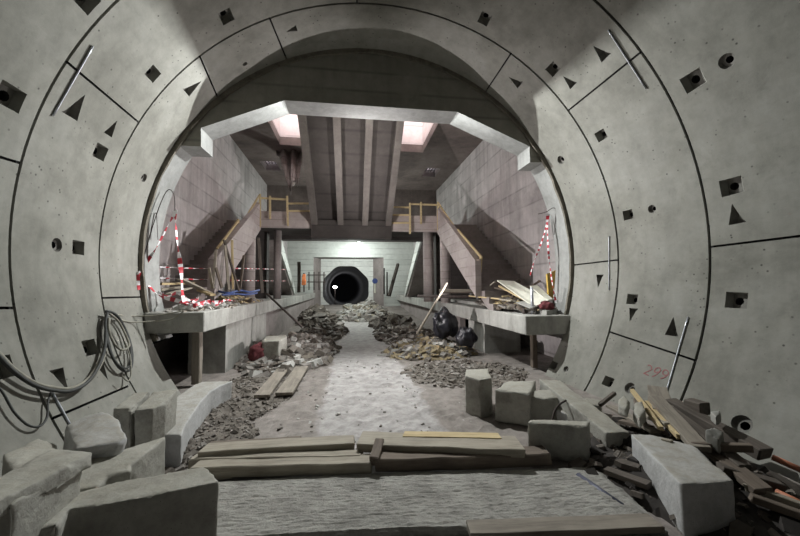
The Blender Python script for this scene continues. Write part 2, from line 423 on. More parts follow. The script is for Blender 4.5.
feat = {
 'near': ([(14, 99, 'S', .2, 1), (691, 82, 'S', .2, 1), (727, 61, 'H', .17, 1), (729, 187, 'S', .2, 1), (737, 215, 'T', .16, 1),
           (734, 300, 'S', .19, 1), (742, 424, 'H', .2, 1), (4, 367, 'S', .2, 1), (88, 1, 'S', .2, 1)],
          [((0, 157), (20, 163)), ((0, 308), (11, 308)), ((710, 247), (800, 236))]),
 'mid': ([(154, 75, 'S', .17, 1), (75, 106, 'T', .2, -1), (111, 128, 'T', .15, -1), (102, 153, 'S', .18, 1), (57, 245, 'H', .17, 1),
          (80, 248, 'S', .17, 1), (92, 347, 'S', .19, 1), (60, 379, 'T', .17, 1), (102, 371, 'T', .15, 1), (602, 52, 'T', .16, 1),
          (552, 70, 'S', .17, 1), (570, 81, 'T', .15, 1), (484, 20, 'S', .17, 1), (600, 136, 'S', .16, 1), (627, 215, 'S', .15, 1),
          (652, 209, 'H', .13, 1), (631, 299, 'S', .16, 1), (633, 314, 'T', .14, -1), (674, 328, 'T', .17, 1), (607, 381, 'S', .15, 1),
          (630, 388, 'H', .17, 1), (227, 18, 'S', .18, 1)],
         [((67.5, 62.5), (137, 121)), ((51, 419), (126, 387)), ((641, 52), (569, 110)), ((610, 332), (694, 360)), ((357, -8), (357, 4))]),
 'far': ([(192, 87, 'T', .2, -1), (144, 178, 'H', .15, 1), (516, 81, 'T', .16, 1), (561, 160, 'H', .17, 1), (600, 280, 'T', .15, -1),
          (292, 29, 'T', .12, 1), (245, 64, 'H', .09, 1), (553, 365, 'S', .15, 1), (566, 369, 'H', .12, 1)],
         [((200, 57), (217, 96)), ((270, 19), (287, 60)), ((510, 55), (486, 91)), ((574, 265), (617, 260)), ((98, 298), (141, 297))])}
for nm, y0, y1 in (('near', YN, YA), ('mid', YA, YB), ('far', YB, YC)):
    cb = bmesh.new()
    P_, J_ = feat[nm]
    for (x, y, k, w, f) in P_: pocket(cb, x, y, k, w, f)
    for a, b in J_: joint(cb, a, b)
    ring('wall_tunnel_ring_'+nm, y0, y1, cb)
ring('wall_tunnel_ring_front', 1.18, YN)
ring('wall_tunnel_ring_rear', -2.4, 1.18, ny=6)
for k, yj in enumerate((1.18, YN, YA, YB)):      # black gasket at the bottom of each ring joint
    bm = bmesh.new(); n = 144; w = 0.03
    L = [[bm.verts.new(surf(yj+dy, i*2*math.pi/n, rr)) for i in range(n)] for dy, rr in ((-w, R+.03), (w, R+.03), (w, R+.08), (-w, R+.08))]
    for a in range(4):
        for i in range(n): bm.faces.new((L[a][i], L[a][(i+1) % n], L[(a+1) % 4][(i+1) % n], L[(a+1) % 4][i]))
    struct('trim_%d' % (k+1), bm, M['dark'])
# dark seal strip between the last ring and the portal
bm = bmesh.new(); n = 120
for (r0, r1, y0, y1) in ((R-0.075, R+0.1, YC-0.005, YC+0.05),):
    L = [[bm.verts.new((cen(YC)[0]+rr*math.cos(i*2*math.pi/n), dy, cen(YC)[1]+rr*math.sin(i*2*math.pi/n))) for i in range(n)] for dy, rr in ((y0, r0), (y1, r0), (y1, r1), (y0, r1))]
    for a in range(4):
        for i in range(n):
          if cen(YC)[1]+R*math.sin((i+.5)*2*math.pi/n) > -1.0: bm.faces.new((L[a][i], L[a][(i+1) % n], L[(a+1) % 4][(i+1) % n], L[(a+1) % 4][i]))
bmesh.ops.delete(bm, geom=[v for v in bm.verts if not v.link_faces], context='VERTS')
for v in bm.verts:
    k = 1+.006*noise.noise(v.co*3)+.003*noise.noise(v.co*11); v.co.x = cen(YC)[0]+(v.co.x-cen(YC)[0])*k; v.co.z = cen(YC)[1]+(v.co.z-cen(YC)[1])*k
struct('trim_5', bm, M['seal'])

# ============================================================ PORTAL WALL
cx, cz = 0.48, 0.61; Rj = 4.46; Y0, Y1 = 7.12, 7.7
def circ_at(z, s): return (cx+s*math.sqrt(Rj*Rj-(z-cz)**2), z)
inner = []
zs = [-1.0+(2.82+1.0)*i/18 for i in range(19)]
inner += [(-5.2, -2.7), (-5.2, -1.0)]+[circ_at(z, -1) for z in zs]
inner += [(-2.98, 2.82), (-2.99, 3.2), (-1.39, 3.88), (2.32, 3.88), (4.02, 3.18), (4.02, 2.81)]
inner += [circ_at(z, 1) for z in zs[::-1]]+[(6.1, -1.0), (6.1, -2.7)]
outer = []
for (x, z) in inner:
    dx, dz = x-cx, z-cz; d = math.hypot(dx, dz); outer.append((cx+dx/d*8.2, cz+dz/d*8.2))
bm = bmesh.new()
vf = [[bm.verts.new((x, y, z)) for (x, z) in lst] for lst, y in ((inner, Y0), (outer, Y0), (outer, Y1), (inner, Y1))]
for i in range(len(inner)-1):
    bm.faces.new((vf[0][i], vf[1][i], vf[1][i+1], vf[0][i+1])); bm.faces.new((vf[3][i], vf[3][i+1], vf[2][i+1], vf[2][i]))
    bm.faces.new((vf[0][i], vf[0][i+1], vf[3][i+1], vf[3][i])).material_index = 1
    bm.faces.new((vf[1][i], vf[2][i], vf[2][i+1], vf[1][i+1]))
struct('wall_portal', bm, [M['portal'], M['reveal']])

# ============================================================ HALL SHELL
def plate(name, pts, z0, z1, mat):
    bm = bmesh.new(); hexa(bm, [(x, y, z0) for x, y in pts], [(x, y, z1) for x, y in pts]); return struct(name, bm, mat)
plate('wall_left', [(-4.62, 7.6), (-5.1, 28), (-5.5, 28), (-5.1, 7.6)], -2.4, 6.0, M['hall'])
plate('wall_right', [(5.42, 7.6), (5.15, 28), (5.6, 28), (5.9, 7.6)], -2.4, 6.0, M['hall'])
# ceiling with light shafts
holes = [(-1.64, 1.64, 7.62, 9.6), (-3.0, -1.62, 10.4, 14.55), (1.66, 3.15, 10.4, 14.65), (-4.35, -3.6, 16.6, 17.9), (3.75, 4.5, 16.6, 17.9)]
xs = sorted({-6, 6.5}|{h[0] for h in holes}|{h[1] for h in holes}); ys = sorted({7.6, 28.5}|{h[2] for h in holes}|{h[3] for h in holes})
bm = bmesh.new()
for xa, xb in zip(xs, xs[1:]):
    for ya, yb in zip(ys, ys[1:]):
        if any(h[0] <= (xa+xb)/2 <= h[1] and h[2] <= (ya+yb)/2 <= h[3] for h in holes): continue
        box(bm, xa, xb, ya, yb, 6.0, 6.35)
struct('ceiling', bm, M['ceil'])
for i, h in enumerate(holes[1:]):
    top = 9.0 if i < 2 else 8.2
    bm = bmesh.new(); a, b, c, d = h; t = 0.2
    box(bm, a-t, a, c-t, d+t, 6.35, top); box(bm, b, b+t, c-t, d+t, 6.35, top)
    box(bm, a, b, c-t, c, 6.35, top); box(bm, a, b, d, d+t, 6.35, top); box(bm, a-t, b+t, c-t, d+t, top, top+.2)
    struct('wall_light_shaft_%d' % (i+1), bm, M['shaft'])
# far end: cross wall, recess, bright panel with the running tunnel
ye = 28.0
bm = bmesh.new()
box(bm, -6, -3.1, ye, ye+.3, -2.4, 6.0); box(bm, 2.62, 6, ye, ye+.3, -2.4, 6.0); box(bm, -3.1, 2.62, ye, ye+.3, 2.43, 6.0)
struct('wall_far_end', bm, M['end'])
bm = bmesh.new()
hexa(bm, [(-3.1, ye+.3, -2.4), (-2.66, 30, -2.4), (-3.0, 30, -2.4), (-3.4, ye+.3, -2.4)], [(-3.1, ye+.3, 2.5), (-2.66, 30, 2.5), (-3.0, 30, 2.5), (-3.4, ye+.3, 2.5)])
hexa(bm, [(2.62, ye+.3, -2.4), (2.9, ye+.3, -2.4), (2.2, 30, -2.4), (1.85, 30, -2.4)], [(2.62, ye+.3, 2.5), (2.9, ye+.3, 2.5), (2.2, 30, 2.5), (1.85, 30, 2.5)])
box(bm, -3.4, 2.9, ye+.3, 30.2, 2.45, 2.7)
struct('wall_recess', bm, M['stairc'])
bm = bmesh.new(); n = 56; tcx, tcz, tr = -0.52, -0.15, 2.02
ins, outs = [], []
for i in range(n):
    a = 2*math.pi*i/n; c, s_ = math.cos(a), math.sin(a)
    q = tr*(1.0-0.025*math.cos(8*a))                 # slightly octagonal mouth
    ins.append((tcx+q*c, tcz+q*s_)); k = 3.1/max(abs(c), abs(s_)); outs.append((tcx+k*c, tcz+k*s_))
vf = [[bm.verts.new((x, y, z)) for x, z in l] for l, y in ((ins, 30.0), (outs, 30.0), (outs, 30.25), (ins, 30.25))]
for i in range(n):
    k = (i+1) % n
    for a in range(4): bm.faces.new((vf[a][i], vf[(a+1) % 4][i], vf[(a+1) % 4][k], vf[a][k]))
struct('wall_tunnel_panel', bm, M['panel'])
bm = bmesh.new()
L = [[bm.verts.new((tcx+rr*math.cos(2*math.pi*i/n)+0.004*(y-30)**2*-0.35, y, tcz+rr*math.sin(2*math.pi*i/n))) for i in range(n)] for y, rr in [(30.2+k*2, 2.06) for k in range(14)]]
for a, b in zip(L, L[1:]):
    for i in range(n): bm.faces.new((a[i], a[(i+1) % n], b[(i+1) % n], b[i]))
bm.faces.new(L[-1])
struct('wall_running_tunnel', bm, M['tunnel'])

# ============================================================ FLOOR
def floor_mat():
    m, nt, b = new_mat('dusty_concrete_floor')
    v = coord(nt)
    n1 = tex_noise(nt, v, 0.7, 8, 0.65, 0.4)
    col = ramp(nt, n1, [(0.3, (0.10, 0.085, 0.075)), (0.5, (0.23, 0.205, 0.188)), (0.7, (0.35, 0.32, 0.30))])
    n2 = tex_noise(nt, v, 5, 9, 0.72)
    col = mix(nt, 0.5, col, ramp(nt, n2, [(0.3, (0.06, 0.05, 0.045)), (0.55, (0.26, 0.23, 0.21)), (0.8, (0.42, 0.39, 0.37))]))
    # pale strip down the middle: lamplight painted into the floor colour
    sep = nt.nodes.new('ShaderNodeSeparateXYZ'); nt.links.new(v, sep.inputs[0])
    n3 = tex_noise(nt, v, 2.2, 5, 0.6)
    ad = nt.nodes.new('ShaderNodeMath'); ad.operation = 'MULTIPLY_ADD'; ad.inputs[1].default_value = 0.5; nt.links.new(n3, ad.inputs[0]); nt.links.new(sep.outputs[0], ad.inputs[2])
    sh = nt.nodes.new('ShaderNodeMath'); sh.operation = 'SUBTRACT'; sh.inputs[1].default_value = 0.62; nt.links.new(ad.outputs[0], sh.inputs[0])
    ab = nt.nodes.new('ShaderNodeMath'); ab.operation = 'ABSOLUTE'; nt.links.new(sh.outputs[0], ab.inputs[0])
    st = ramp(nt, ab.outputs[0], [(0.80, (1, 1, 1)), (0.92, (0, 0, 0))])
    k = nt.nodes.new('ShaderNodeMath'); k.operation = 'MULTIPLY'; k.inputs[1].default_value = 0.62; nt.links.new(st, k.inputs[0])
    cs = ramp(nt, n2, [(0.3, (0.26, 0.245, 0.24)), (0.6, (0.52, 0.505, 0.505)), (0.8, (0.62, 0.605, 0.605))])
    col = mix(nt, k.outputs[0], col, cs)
    nt.links.new(col, b.inputs['Base Color']); b.inputs['Roughness'].default_value = 0.85
    bump(nt, b, n2, 0.6, 0.03)
    return m
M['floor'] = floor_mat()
bm = bmesh.new(); nx, ny_ = 90, 260
V = []
for j in range(ny_+1):
    y = -2.4+32.4*j/ny_
    w0, w1 = (-3.35, 4.35) if y < 7.3 else (-4.7, 5.5)
    row = []
    for i in range(nx+1):
        x = w0+(w1-w0)*i/nx
        z = FL+0.03*noise.noise((x*0.8, y*0.8, 0))+0.012*noise.noise((x*4, y*4, 3))
        if y > 7: z += 0.5*max(0, (y-20)/10)*0.9
        row.append(bm.verts.new((x, y, z-0.012)))
    V.append(row)
for j in range(ny_):
    for i in range(nx): bm.faces.new((V[j][i], V[j][i+1], V[j+1][i+1], V[j+1][i]))
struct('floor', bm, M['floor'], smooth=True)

# ============================================================ PLATFORMS
ZR, ZL = -0.66, -0.455
def platform(name, side):
    bm = bmesh.new()
    if side > 0: pts = [(3.73, 6.98), (4.86, 6.98), (4.95, 7.2), (5.6, 7.75), (5.6, 27.9), (3.6, 27.9)]; z0, z1 = -1.075, ZR
    else: pts = [(-2.79, 6.98), (-2.9, 27.9), (-5.3, 27.9), (-4.9, 7.75), (-4.0, 7.2), (-3.82, 6.98)]; z0, z1 = -0.84, ZL
    hexa(bm, [(x, y, z0) for x, y in pts], [(x, y, z1) for x, y in pts])
    bmesh.ops.recalc_face_normals(bm, faces=bm.faces)
    bmesh.ops.bevel(bm, geom=list(bm.edges), offset=0.015, segments=1, affect='EDGES')
    return struct(name, bm, M['slab'])
platform('floor_platform_right', 1); platform('floor_platform_left', -1)
bm = bmesh.new(); hexa(bm, [(4.3, 7.1, ZR), (5.3, 7.75, ZR), (5.3, 27, ZR), (4.15, 27, ZR)], [(4.3, 7.1, ZR+.1), (5.3, 7.75, ZR+.1), (5.3, 27, ZR+.1), (4.15, 27, ZR+.1)])
struct('floor_topping_right', bm, M['slab'])
bm = bmesh.new(); box(bm, 3.85, 4.95, 9.6, 11.0, FL-.1, -1.075); struct('wall_pier_right', bm, M['slab'])
bm = bmesh.new(); box(bm, 3.95, 4.15, 12.2, 27.8, FL-.1, -1.075); struct('wall_platform_right', bm, M['stairc'])
bm = bmesh.new(); box(bm, -3.7, -2.9, 8.45, 12.2, FL-.1, -0.84); struct('wall_pier_left', bm, M['slab'])
bm = bmesh.new(); box(bm, -3.4, -3.0, 12.3, 27.8, FL-.1, -0.84); struct('wall_platform_left', bm, M['stairc'])

# ============================================================ LANDING, FLIGHT, STAIRS
bm = bmesh.new()
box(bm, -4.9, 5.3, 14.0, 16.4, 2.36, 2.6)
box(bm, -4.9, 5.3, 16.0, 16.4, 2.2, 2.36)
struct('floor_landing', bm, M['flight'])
bm = bmesh.new(); hexa(bm, [(-3.68, 13.93, 2.37), (-1.35, 13.93, 2.37), (-1.35, 14.05, 2.37), (-3.68, 14.05, 2.37)],
                       [(-3.68, 13.93, 3.03), (-1.62, 13.93, 3.03), (-1.62, 14.05, 3.03), (-3.68, 14.05, 3.03)])
struct('wall_landing_parapet_left', bm, M['landing'])
bm = bmesh.new(); hexa(bm, [(1.35, 13.93, 2.3), (3.68, 13.93, 2.3), (3.68, 14.05, 2.3), (1.35, 14.05, 2.3)],
                       [(1.66, 13.93, 2.98), (3.68, 13.93, 2.98), (3.68, 14.05, 2.98), (1.66, 14.05, 2.98)])
struct('wall_landing_parapet_right', bm, M['landing'])
# wall behind the landing
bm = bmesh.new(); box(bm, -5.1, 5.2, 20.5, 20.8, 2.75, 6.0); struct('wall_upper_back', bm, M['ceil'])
# the central flight that climbs towards the viewer above the hall, ribbed underneath
fl = empty('stair_flight', (0, 14, 2.0), 'broad ribbed concrete stair flight hanging under the hall ceiling in the middle', 'stair flight')
def along(y): return 2.40+(14.0-y)*0.70
bm = bmesh.new()
hexa(bm, [(-1.6, 14.0, along(14)+.3), (1.6, 14.0, along(14)+.3), (1.6, 8.9, along(8.9)+.3), (-1.6, 8.9, along(8.9)+.3)],
         [(-1.6, 14.3, along(14)+.75), (1.6, 14.3, along(14)+.75), (1.6, 8.9, along(8.9)+.75), (-1.6, 8.9, along(8.9)+.75)])
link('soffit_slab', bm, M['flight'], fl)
M['rib'] = concrete('rib_concrete', (0.125, 0.11, 0.10), (0.08, 0.07, 0.063), (0.17, 0.155, 0.142), 1.0, 0.3)  # ribs toned down for the same shade, lighter than the soffit
for x in (-1.49, -0.46, 0.53, 1.49):
    bm = bmesh.new(); w = 0.115
    hexa(bm, [(x-w, 14.0, along(14)), (x+w, 14.0, along(14)), (x+w, 8.9, along(8.9)), (x-w, 8.9, along(8.9))],
             [(x-w, 14.0, along(14)+.32), (x+w, 14.0, along(14)+.32), (x+w, 8.9, along(8.9)+.32), (x-w, 8.9, along(8.9)+.32)])
    link('rib', bm, M['rib'], fl)
bm = bmesh.new(); box(bm, -1.62, 1.62, 13.85, 14.3, 1.97, 2.72); link('foot_beam', bm, M['flight'], fl)

def side_stair(side):
    s = side; xi = 3.62 if s > 0 else -3.62; xw = 5.25 if s > 0 else -4.78; zb = ZR if s > 0 else ZL
    t = empty('side_stair', ((xi+xw)/2, 11.5, zb), 'concrete stair climbing along the %s hall wall from the platform to the landing' % ('right' if s > 0 else 'left'), 'stair')
    n = 19; y_b = 8.7; run = (14.0-y_b)/n; rise = (2.6-zb)/n
    prof = []
    for k in range(n): prof += [(y_b+k*run, zb+k*rise), (y_b+k*run, zb+(k+1)*rise)]
    prof += [(14.0, 2.6), (14.0, 2.36), (y_b+0.35, zb)]
    bm = bmesh.new(); hexa(bm, [(xi+s*.12, y, z) for y, z in prof], [(xw, y, z) for y, z in prof])
    link('steps', bm, M['stairc'], t)
    bm = bmesh.new(); sl = 0.59
    q = [(13.95, 2.30), (13.95, 3.38), (9.5, 3.38-4.45*sl), (9.5, 2.30-4.45*sl)]
    hexa(bm, [(xi-s*.06, y, z) for y, z in q], [(xi+s*.12, y, z) for y, z in q])
    link('stringer', bm, M['landing'], t)
side_stair(1); side_stair(-1)
def rear_stair(side):
    s = side; xi = 3.35 if s > 0 else -3.45; xw = 5.1 if s > 0 else -4.9; zb = ZR if s > 0 else ZL
    t = empty('rear_stair', ((xi+xw)/2, 19, zb), 'concrete stair going down behind the landing along the %s wall' % ('right' if s > 0 else 'left'), 'stair')
    n = 18; run = 5.2/n; rise = (2.6-zb)/n; prof = []
    for k in range(n): prof += [(21.6-k*run, zb+k*rise), (21.6-k*run, zb+(k+1)*rise)]
    prof += [(16.4, 2.6), (16.4, 2.3), (21.2, zb)]
    bm = bmesh.new(); hexa(bm, [(xi+s*.1, y, z) for y, z in prof], [(xw, y, z) for y, z in prof]); link('steps', bm, M['stairc'], t)
    q = [(16.4, 2.2), (16.4, 3.0), (21.6, zb+.35), (21.6, zb)]
    bm = bmesh.new(); hexa(bm, [(xi, y, z) for y, z in q], [(xi+s*.1, y, z) for y, z in q]); link('stringer', bm, M['end'], t)
rear_stair(1); rear_stair(-1)
# columns under the landing
def column(x, y, r, zb, mat, label):
    bm = bmesh.new(); tube(bm, [(x, y, zb), (x, y, 2.36)], r, 24)
    o = link('round_column', bm, mat, None, True); return tag(o, label, 'column', 'columns under the landing')
column(-3.75, 13.2, .2, ZL, M['landing'], 'round concrete column left of the track, nearest to the left stair')
column(-3.05, 14.6, .15, ZL, M['stairc'], 'slim round column under the landing, left of the track, beside the opening')
column(3.75, 13.4, .2, ZR, M['landing'], 'round concrete column right of the track, nearest to the right stair')
column(3.3, 14.5, .22, ZR, M['landing'], 'round concrete column under the landing right of the track, left of its neighbour')
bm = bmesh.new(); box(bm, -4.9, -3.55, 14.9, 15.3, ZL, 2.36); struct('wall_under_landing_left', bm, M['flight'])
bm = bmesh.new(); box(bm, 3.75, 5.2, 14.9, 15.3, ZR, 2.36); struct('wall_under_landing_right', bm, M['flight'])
#BODY2
# ============================================================ RAILINGS
def px_on(px, py, Y): return pY(px, py, Y)
def railing(label, segs, posts, w=0.07, group=None, name='wooden_railing'):
    base = Vector(segs[0][0]); t = empty(name, base, label, 'railing', group)
    for i, (a, b) in enumerate(segs):
        bm = bmesh.new(); bar(bm, a, b, 0.045, w); link('rail', bm, WO['yellow'], t)
    for a, b in posts:
        bm = bmesh.new(); bar(bm, a, b, w, w, (0, 1, 0)); link('post', bm, WO['yellow'], t)
    return t
yl = 13.86
railing('yellow timber railing on the left half of the landing',
        [(pY(260, 198, yl), pY(287, 199.5, yl)), (pY(287, 203.5, yl), pY(312, 203.5, yl)), (pY(287, 211, yl), pY(312, 211, yl))],
        [(pY(260, 194, yl-.06), pY(260, 227, yl-.06)), (pY(270, 196, yl-.06), pY(270, 219, yl-.06)), (pY(287, 196, yl-.06), pY(288, 226, yl-.06))])
railing('yellow timber railing on the right half of the landing',
        [(pY(392, 207, yl), pY(410, 207.5, yl)), (pY(392, 215, yl), pY(410, 215, yl)), (pY(392, 223, yl), pY(410, 223, yl)), (pY(410, 204, yl), pY(438, 205, yl))],
        [(pY(410, 203, yl-.06), pY(410, 234, yl-.06)), (pY(421, 202, yl-.06), pY(421, 224, yl-.06)), (pY(438, 202, yl-.06), pY(438, 230, yl-.06))])
xl, xr = -3.72, 3.72
railing('yellow timber handrail of the left stair', 
        [(pX(259, 196, xl), pX(245, 219, xl)), (pX(238, 221, xl), pX(217, 249, xl))],
        [(pX(238, 219, xl-.04), pX(238, 262, xl-.04)), (pX(218, 247, xl-.04), pX(218, 268, xl-.04)), (pX(249, 212, xl-.04), pX(249, 240, xl-.04))])
railing('yellow timber handrail of the right stair',
        [(pX(439, 204, xr), pX(457, 231, xr)), (pX(458, 230, xr), pX(482, 258, xr))],
        [(pX(458, 229, xr+.04), pX(458, 262, xr+.04)), (pX(481, 256, xr+.04), pX(480, 272, xr+.04)), (pX(447, 216, xr+.04), pX(447, 243, xr+.04))])

# ============================================================ FOREGROUND SLAB AND TIMBERS
back = [pZ(150, 484, -1.9), pZ(372, 472.5, -1.9), pZ(600, 466, -1.9)]; front = [pZ(100, 545, -1.9), pZ(420, 528, -1.9), pZ(668, 529, -1.9)]
bm = bmesh.new(); NU, NV = 220, 90
def pl(l, u): return l[0].lerp(l[1], u*2) if u < .5 else l[1].lerp(l[2], u*2-1)
G = []
for i in range(NU+1):
    row = []
    for j in range(NV+1):
        p = pl(back, i/NU).lerp(pl(front, i/NU), j/NV)
        e = min(i/4, (NU-i)/4, j/2, (NV-j)/2, 1)
        p.z += 0.007*noise.noise((p.x*5, p.y*22, 0))+0.006*noise.noise((p.x*14, p.y*48, 5))-.02*(1-e)
        row.append(bm.verts.new(p))
    G.append(row)
for i in range(NU):
    for j in range(NV): bm.faces.new((G[i][j], G[i+1][j], G[i+1][j+1], G[i][j+1]))
bd = [e for e in bm.edges if e.is_boundary]
r_ = bmesh.ops.extrude_edge_only(bm, edges=bd)
lowv = [g for g in r_['geom'] if isinstance(g, bmesh.types.BMVert)]
for v in lowv: v.co.z = -2.05
bmesh.ops.holes_fill(bm, edges=[e for e in bm.edges if e.is_boundary])
tag(link('concrete_slab', bm, M['roughslab']), 'rough flat concrete slab in the foreground between the rubble heaps', 'concrete slab')
def front_timber(a, b, z, d, h, mat, label, group=None, seed=0):
    a = pZ(*a, z); b = pZ(*b, z); n = Vector((-(b.y-a.y), b.x-a.x, 0)).normalized()
    off = n*d/2-Vector((0, 0, h/2))
    return timber('timber_beam', a+off, b+off, d, h, WO[mat], label, 'timber', group, seed)
front_timber((190, 468), (371, 463), -1.80, .22, .11, 'pale', 'squared timber right behind the rough slab, left one, nearest to the viewer', seed=1)
front_timber((374, 460), (552, 454), -1.78, .20, .13, 'brown', 'dark faced squared timber right behind the rough slab, right one', seed=2)
front_timber((188, 459.5), (362, 455), -1.79, .14, .12, 'pale', 'thin timber in the second row behind the slab, left half', seed=3)
front_timber((198, 452), (354, 443), -1.74, .22, .09, 'pale', 'pale timber at the back of the left row, ending in the middle', seed=4)
front_timber((357, 444), (524, 450), -1.72, .34, .09, 'pale', 'wide pale plank across the middle behind the right timber', seed=5)
front_timber((380, 452), (515, 449), -1.80, .1, .1, 'pale', 'narrow pale batten lying between the two right timbers', seed=6)
front_timber((404, 436), (500, 438), -1.71, .14, .03, 'yellow', 'thin yellowish board on the wide pale plank', seed=7)
front_timber((205, 447), (300, 441), -1.78, .14, .08, 'brown', 'short brown timber behind the pale left timber', seed=8)
front_timber((186, 474), (232, 471), -1.84, .12, .08, 'pale', 'short pale offcut at the left end of the timber row', seed=9)
front_timber((470, 534), (664, 527), -1.87, .16, .05, 'grey', 'grey board along the lower edge of the slab', seed=10)
timber('timber_beam', pZ(380, 442, -1.74), pZ(374, 462, -1.80), .1, .1, WO['brown'], 'short brown crosspiece between the left and right timbers', 'timber', seed=77)

# ============================================================ BROKEN CONCRETE BLOCKS
def pz(l, z): return [pZ(x, y, z) for x, y in l]
block('concrete_block', pz([(12, 522), (44, 497), (120, 481), (205, 466), (220, 482), (160, 494), (96, 506), (70, 508), (58, 524), (24, 534)], -1.35), .6, M['block'],
      'largest broken concrete beam in the lower left corner, with a dark front', seed=1)
block('concrete_block', pz([(20, 500), (92, 458), (166, 435), (166, 437), (131, 464), (131, 471), (108, 476), (98, 486), (52, 493)], -1.35), .58, M['block'],
      'notched concrete block behind the largest left beam', seed=2)
block('concrete_slab_piece', [pY(-25, 488, 2.15), pY(55, 447, 2.75), pY(92, 452, 2.65), pY(88, 457, 2.6), pY(6, 497, 2.05), pY(-25, 510, 1.9)], .1, M['block'],
      'flat concrete slab piece at the left picture edge', seed=3)
block('concrete_block', [pY(-25, 500, 2.1), pY(52, 455, 2.7), pY(84, 459, 2.62), pY(10, 505, 2.05)], .35, M['block'],
      'dark block hidden under the flat slab piece at the left edge', seed=33, amp=0.01)
block('concrete_block', [pY(2, 453, 3.1), pY(38, 438, 3.4), pY(58, 444, 3.35), pY(54, 456, 3.0), pY(10, 470, 2.8)], .5, M['block'],
      'shaded concrete block against the left lining behind the flat slab piece', seed=4)
block('concrete_block', [pY(66, 426, 3.45), pY(85, 416, 3.6), pY(104, 411, 3.65), pY(118, 418, 3.55), pY(128, 438, 3.2), pY(120, 444, 3.12), pY(76, 449, 3.0)], .5, M['blockb'],
      'tilted pale block with a smooth lit face at the foot of the left lining', seed=5,
      bottom=[pY(54, 437, 3.5)+Vector((0, .2, -.1))]+[pY(x, y, Y)-Vector((0.1, 0, .5)) for x, y, Y in ((80, 418, 3.7), (104, 411, 3.75), (118, 418, 3.6), (128, 438, 3.25), (120, 444, 3.15))]+[pY(60, 449, 3.1)-Vector((0, 0, .25))])
block('concrete_block', [pY(113, 408, 4.0), pY(134, 392, 4.4), pY(150, 391, 4.4), pY(131, 410, 3.95)], .55, M['block'],
      'upright brownish block between the tilted pale block and the curved segment', seed=6)
block('concrete_block', [pY(134, 410, 3.95), pY(153, 391, 4.4), pY(178, 389, 4.45), pY(166, 402, 4.15), pY(152, 409, 3.98)], .42, M['block'],
      'block with a bright slanting edge just left of the curved segment', seed=7)
block('curved_concrete_segment', pz([(147, 434), (155, 421), (165.6, 407.5), (174, 399), (182.5, 391.6), (201, 381), (233, 380.5), (221, 385), (210.6, 391), (201, 401), (193.8, 411), (184.4, 426), (181.6, 435)], -1.6), .36, M['blockb'],
      'long curved concrete segment with a bright right face, left of the timbers', seed=8, amp=0.006)
block('concrete_cube', pz([(465, 376), (466, 369.5), (488, 368.5), (492, 378), (480, 380)], -1.39), .57, M['block'],
      'upright concrete cube farthest back on the right of the track', seed=9)
block('concrete_cube', pz([(494, 389), (508, 381), (536, 380), (530, 394)], -1.5), .46, M['block'],
      'tilted concrete cube between the far upright cube and the wide slab', seed=10)
block('concrete_cube', [pY(530, 396, 4.6), pY(534, 390, 4.8), pY(562, 389, 4.85), pY(560, 399, 4.55), pY(545, 399, 4.5)], .4, M['block'],
      'dark concrete block right behind the wide upright slab, beside the tilted cube', seed=11)
block('concrete_slab_piece', pz([(527, 422), (530, 418.5), (590, 421), (587, 426.5)], -1.545), .4, M['block'],
      'wide concrete slab standing on its long edge, facing the viewer', seed=12, amp=.01)
block('concrete_beam', [pY(539, 379, 5.1), pY(560, 380, 5.15), pY(630, 432, 3.66), pY(607, 433, 3.6)], .27, M['block'],
      'long slanting concrete beam leading from the cubes to the big right block', seed=13)
block('concrete_block', pz([(631, 434), (652, 434), (690, 444), (702, 450), (716, 464), (734, 481), (706, 483), (681, 484)], -1.56), .41, M['blockb'],
      'big concrete block in the lower right with a bright left face and dark end', seed=14, amp=.006)
block('concrete_block', [pY(556, 409, 4.5), pY(566, 402, 4.7), pY(590, 412, 4.4), pY(586, 423, 4.15)], .35, M['blockb'],
      'block half hidden behind the wide slab under the slanting beam', seed=15)
block('concrete_lump', [pY(584, 397, 4.9), pY(602, 400, 4.85), pY(601, 406, 4.7), pY(584, 404, 4.75)], .3, M['block'],
      'small concrete lump beside the slanting beam near the lining foot', seed=16)
block('concrete_cube', pz([(262, 341), (266, 336), (286, 335), (287, 337), (279, 341)], -1.3), .62, M['block'],
      'lone concrete cube beside the rubble heap left of the track', seed=17)
block('concrete_lump', pz([(618, 398), (624, 394), (630, 400), (627, 408), (618, 404)], -1.35), .12, M['block'],
      'rounded concrete lump at the top of the right timber heap, left one', seed=18)
block('concrete_lump', pz([(634, 402), (642, 401), (646, 410), (640, 417), (633, 411)], -1.4), .13, M['block'],
      'brownish concrete lump at the top of the right timber heap, right one', seed=19)
block('concrete_lump', [pY(705, 429, 3.0), pY(714, 427, 3.1), pY(724, 432, 3.05), pY(719, 440, 2.9)], .14, M['slab'],
      'small pale lit stone in the dark part of the right heap', seed=20, cuts=3)
block('concrete_lump', [pY(710, 411, 3.25), pY(720, 410, 3.3), pY(721, 413, 3.2), pY(716, 417, 3.15)], .1, M['slab'],
      'small pale wedge leaning on the right lining above the heap', seed=21, cuts=3)
block('concrete_slab_piece', [pY(735, 476, 2.7), pY(757, 479, 2.75), pY(761, 483, 2.65), pY(752, 486, 2.6)], .03, M['slab'],
      'small pale flake right of the big lower right block', seed=22, cuts=3)

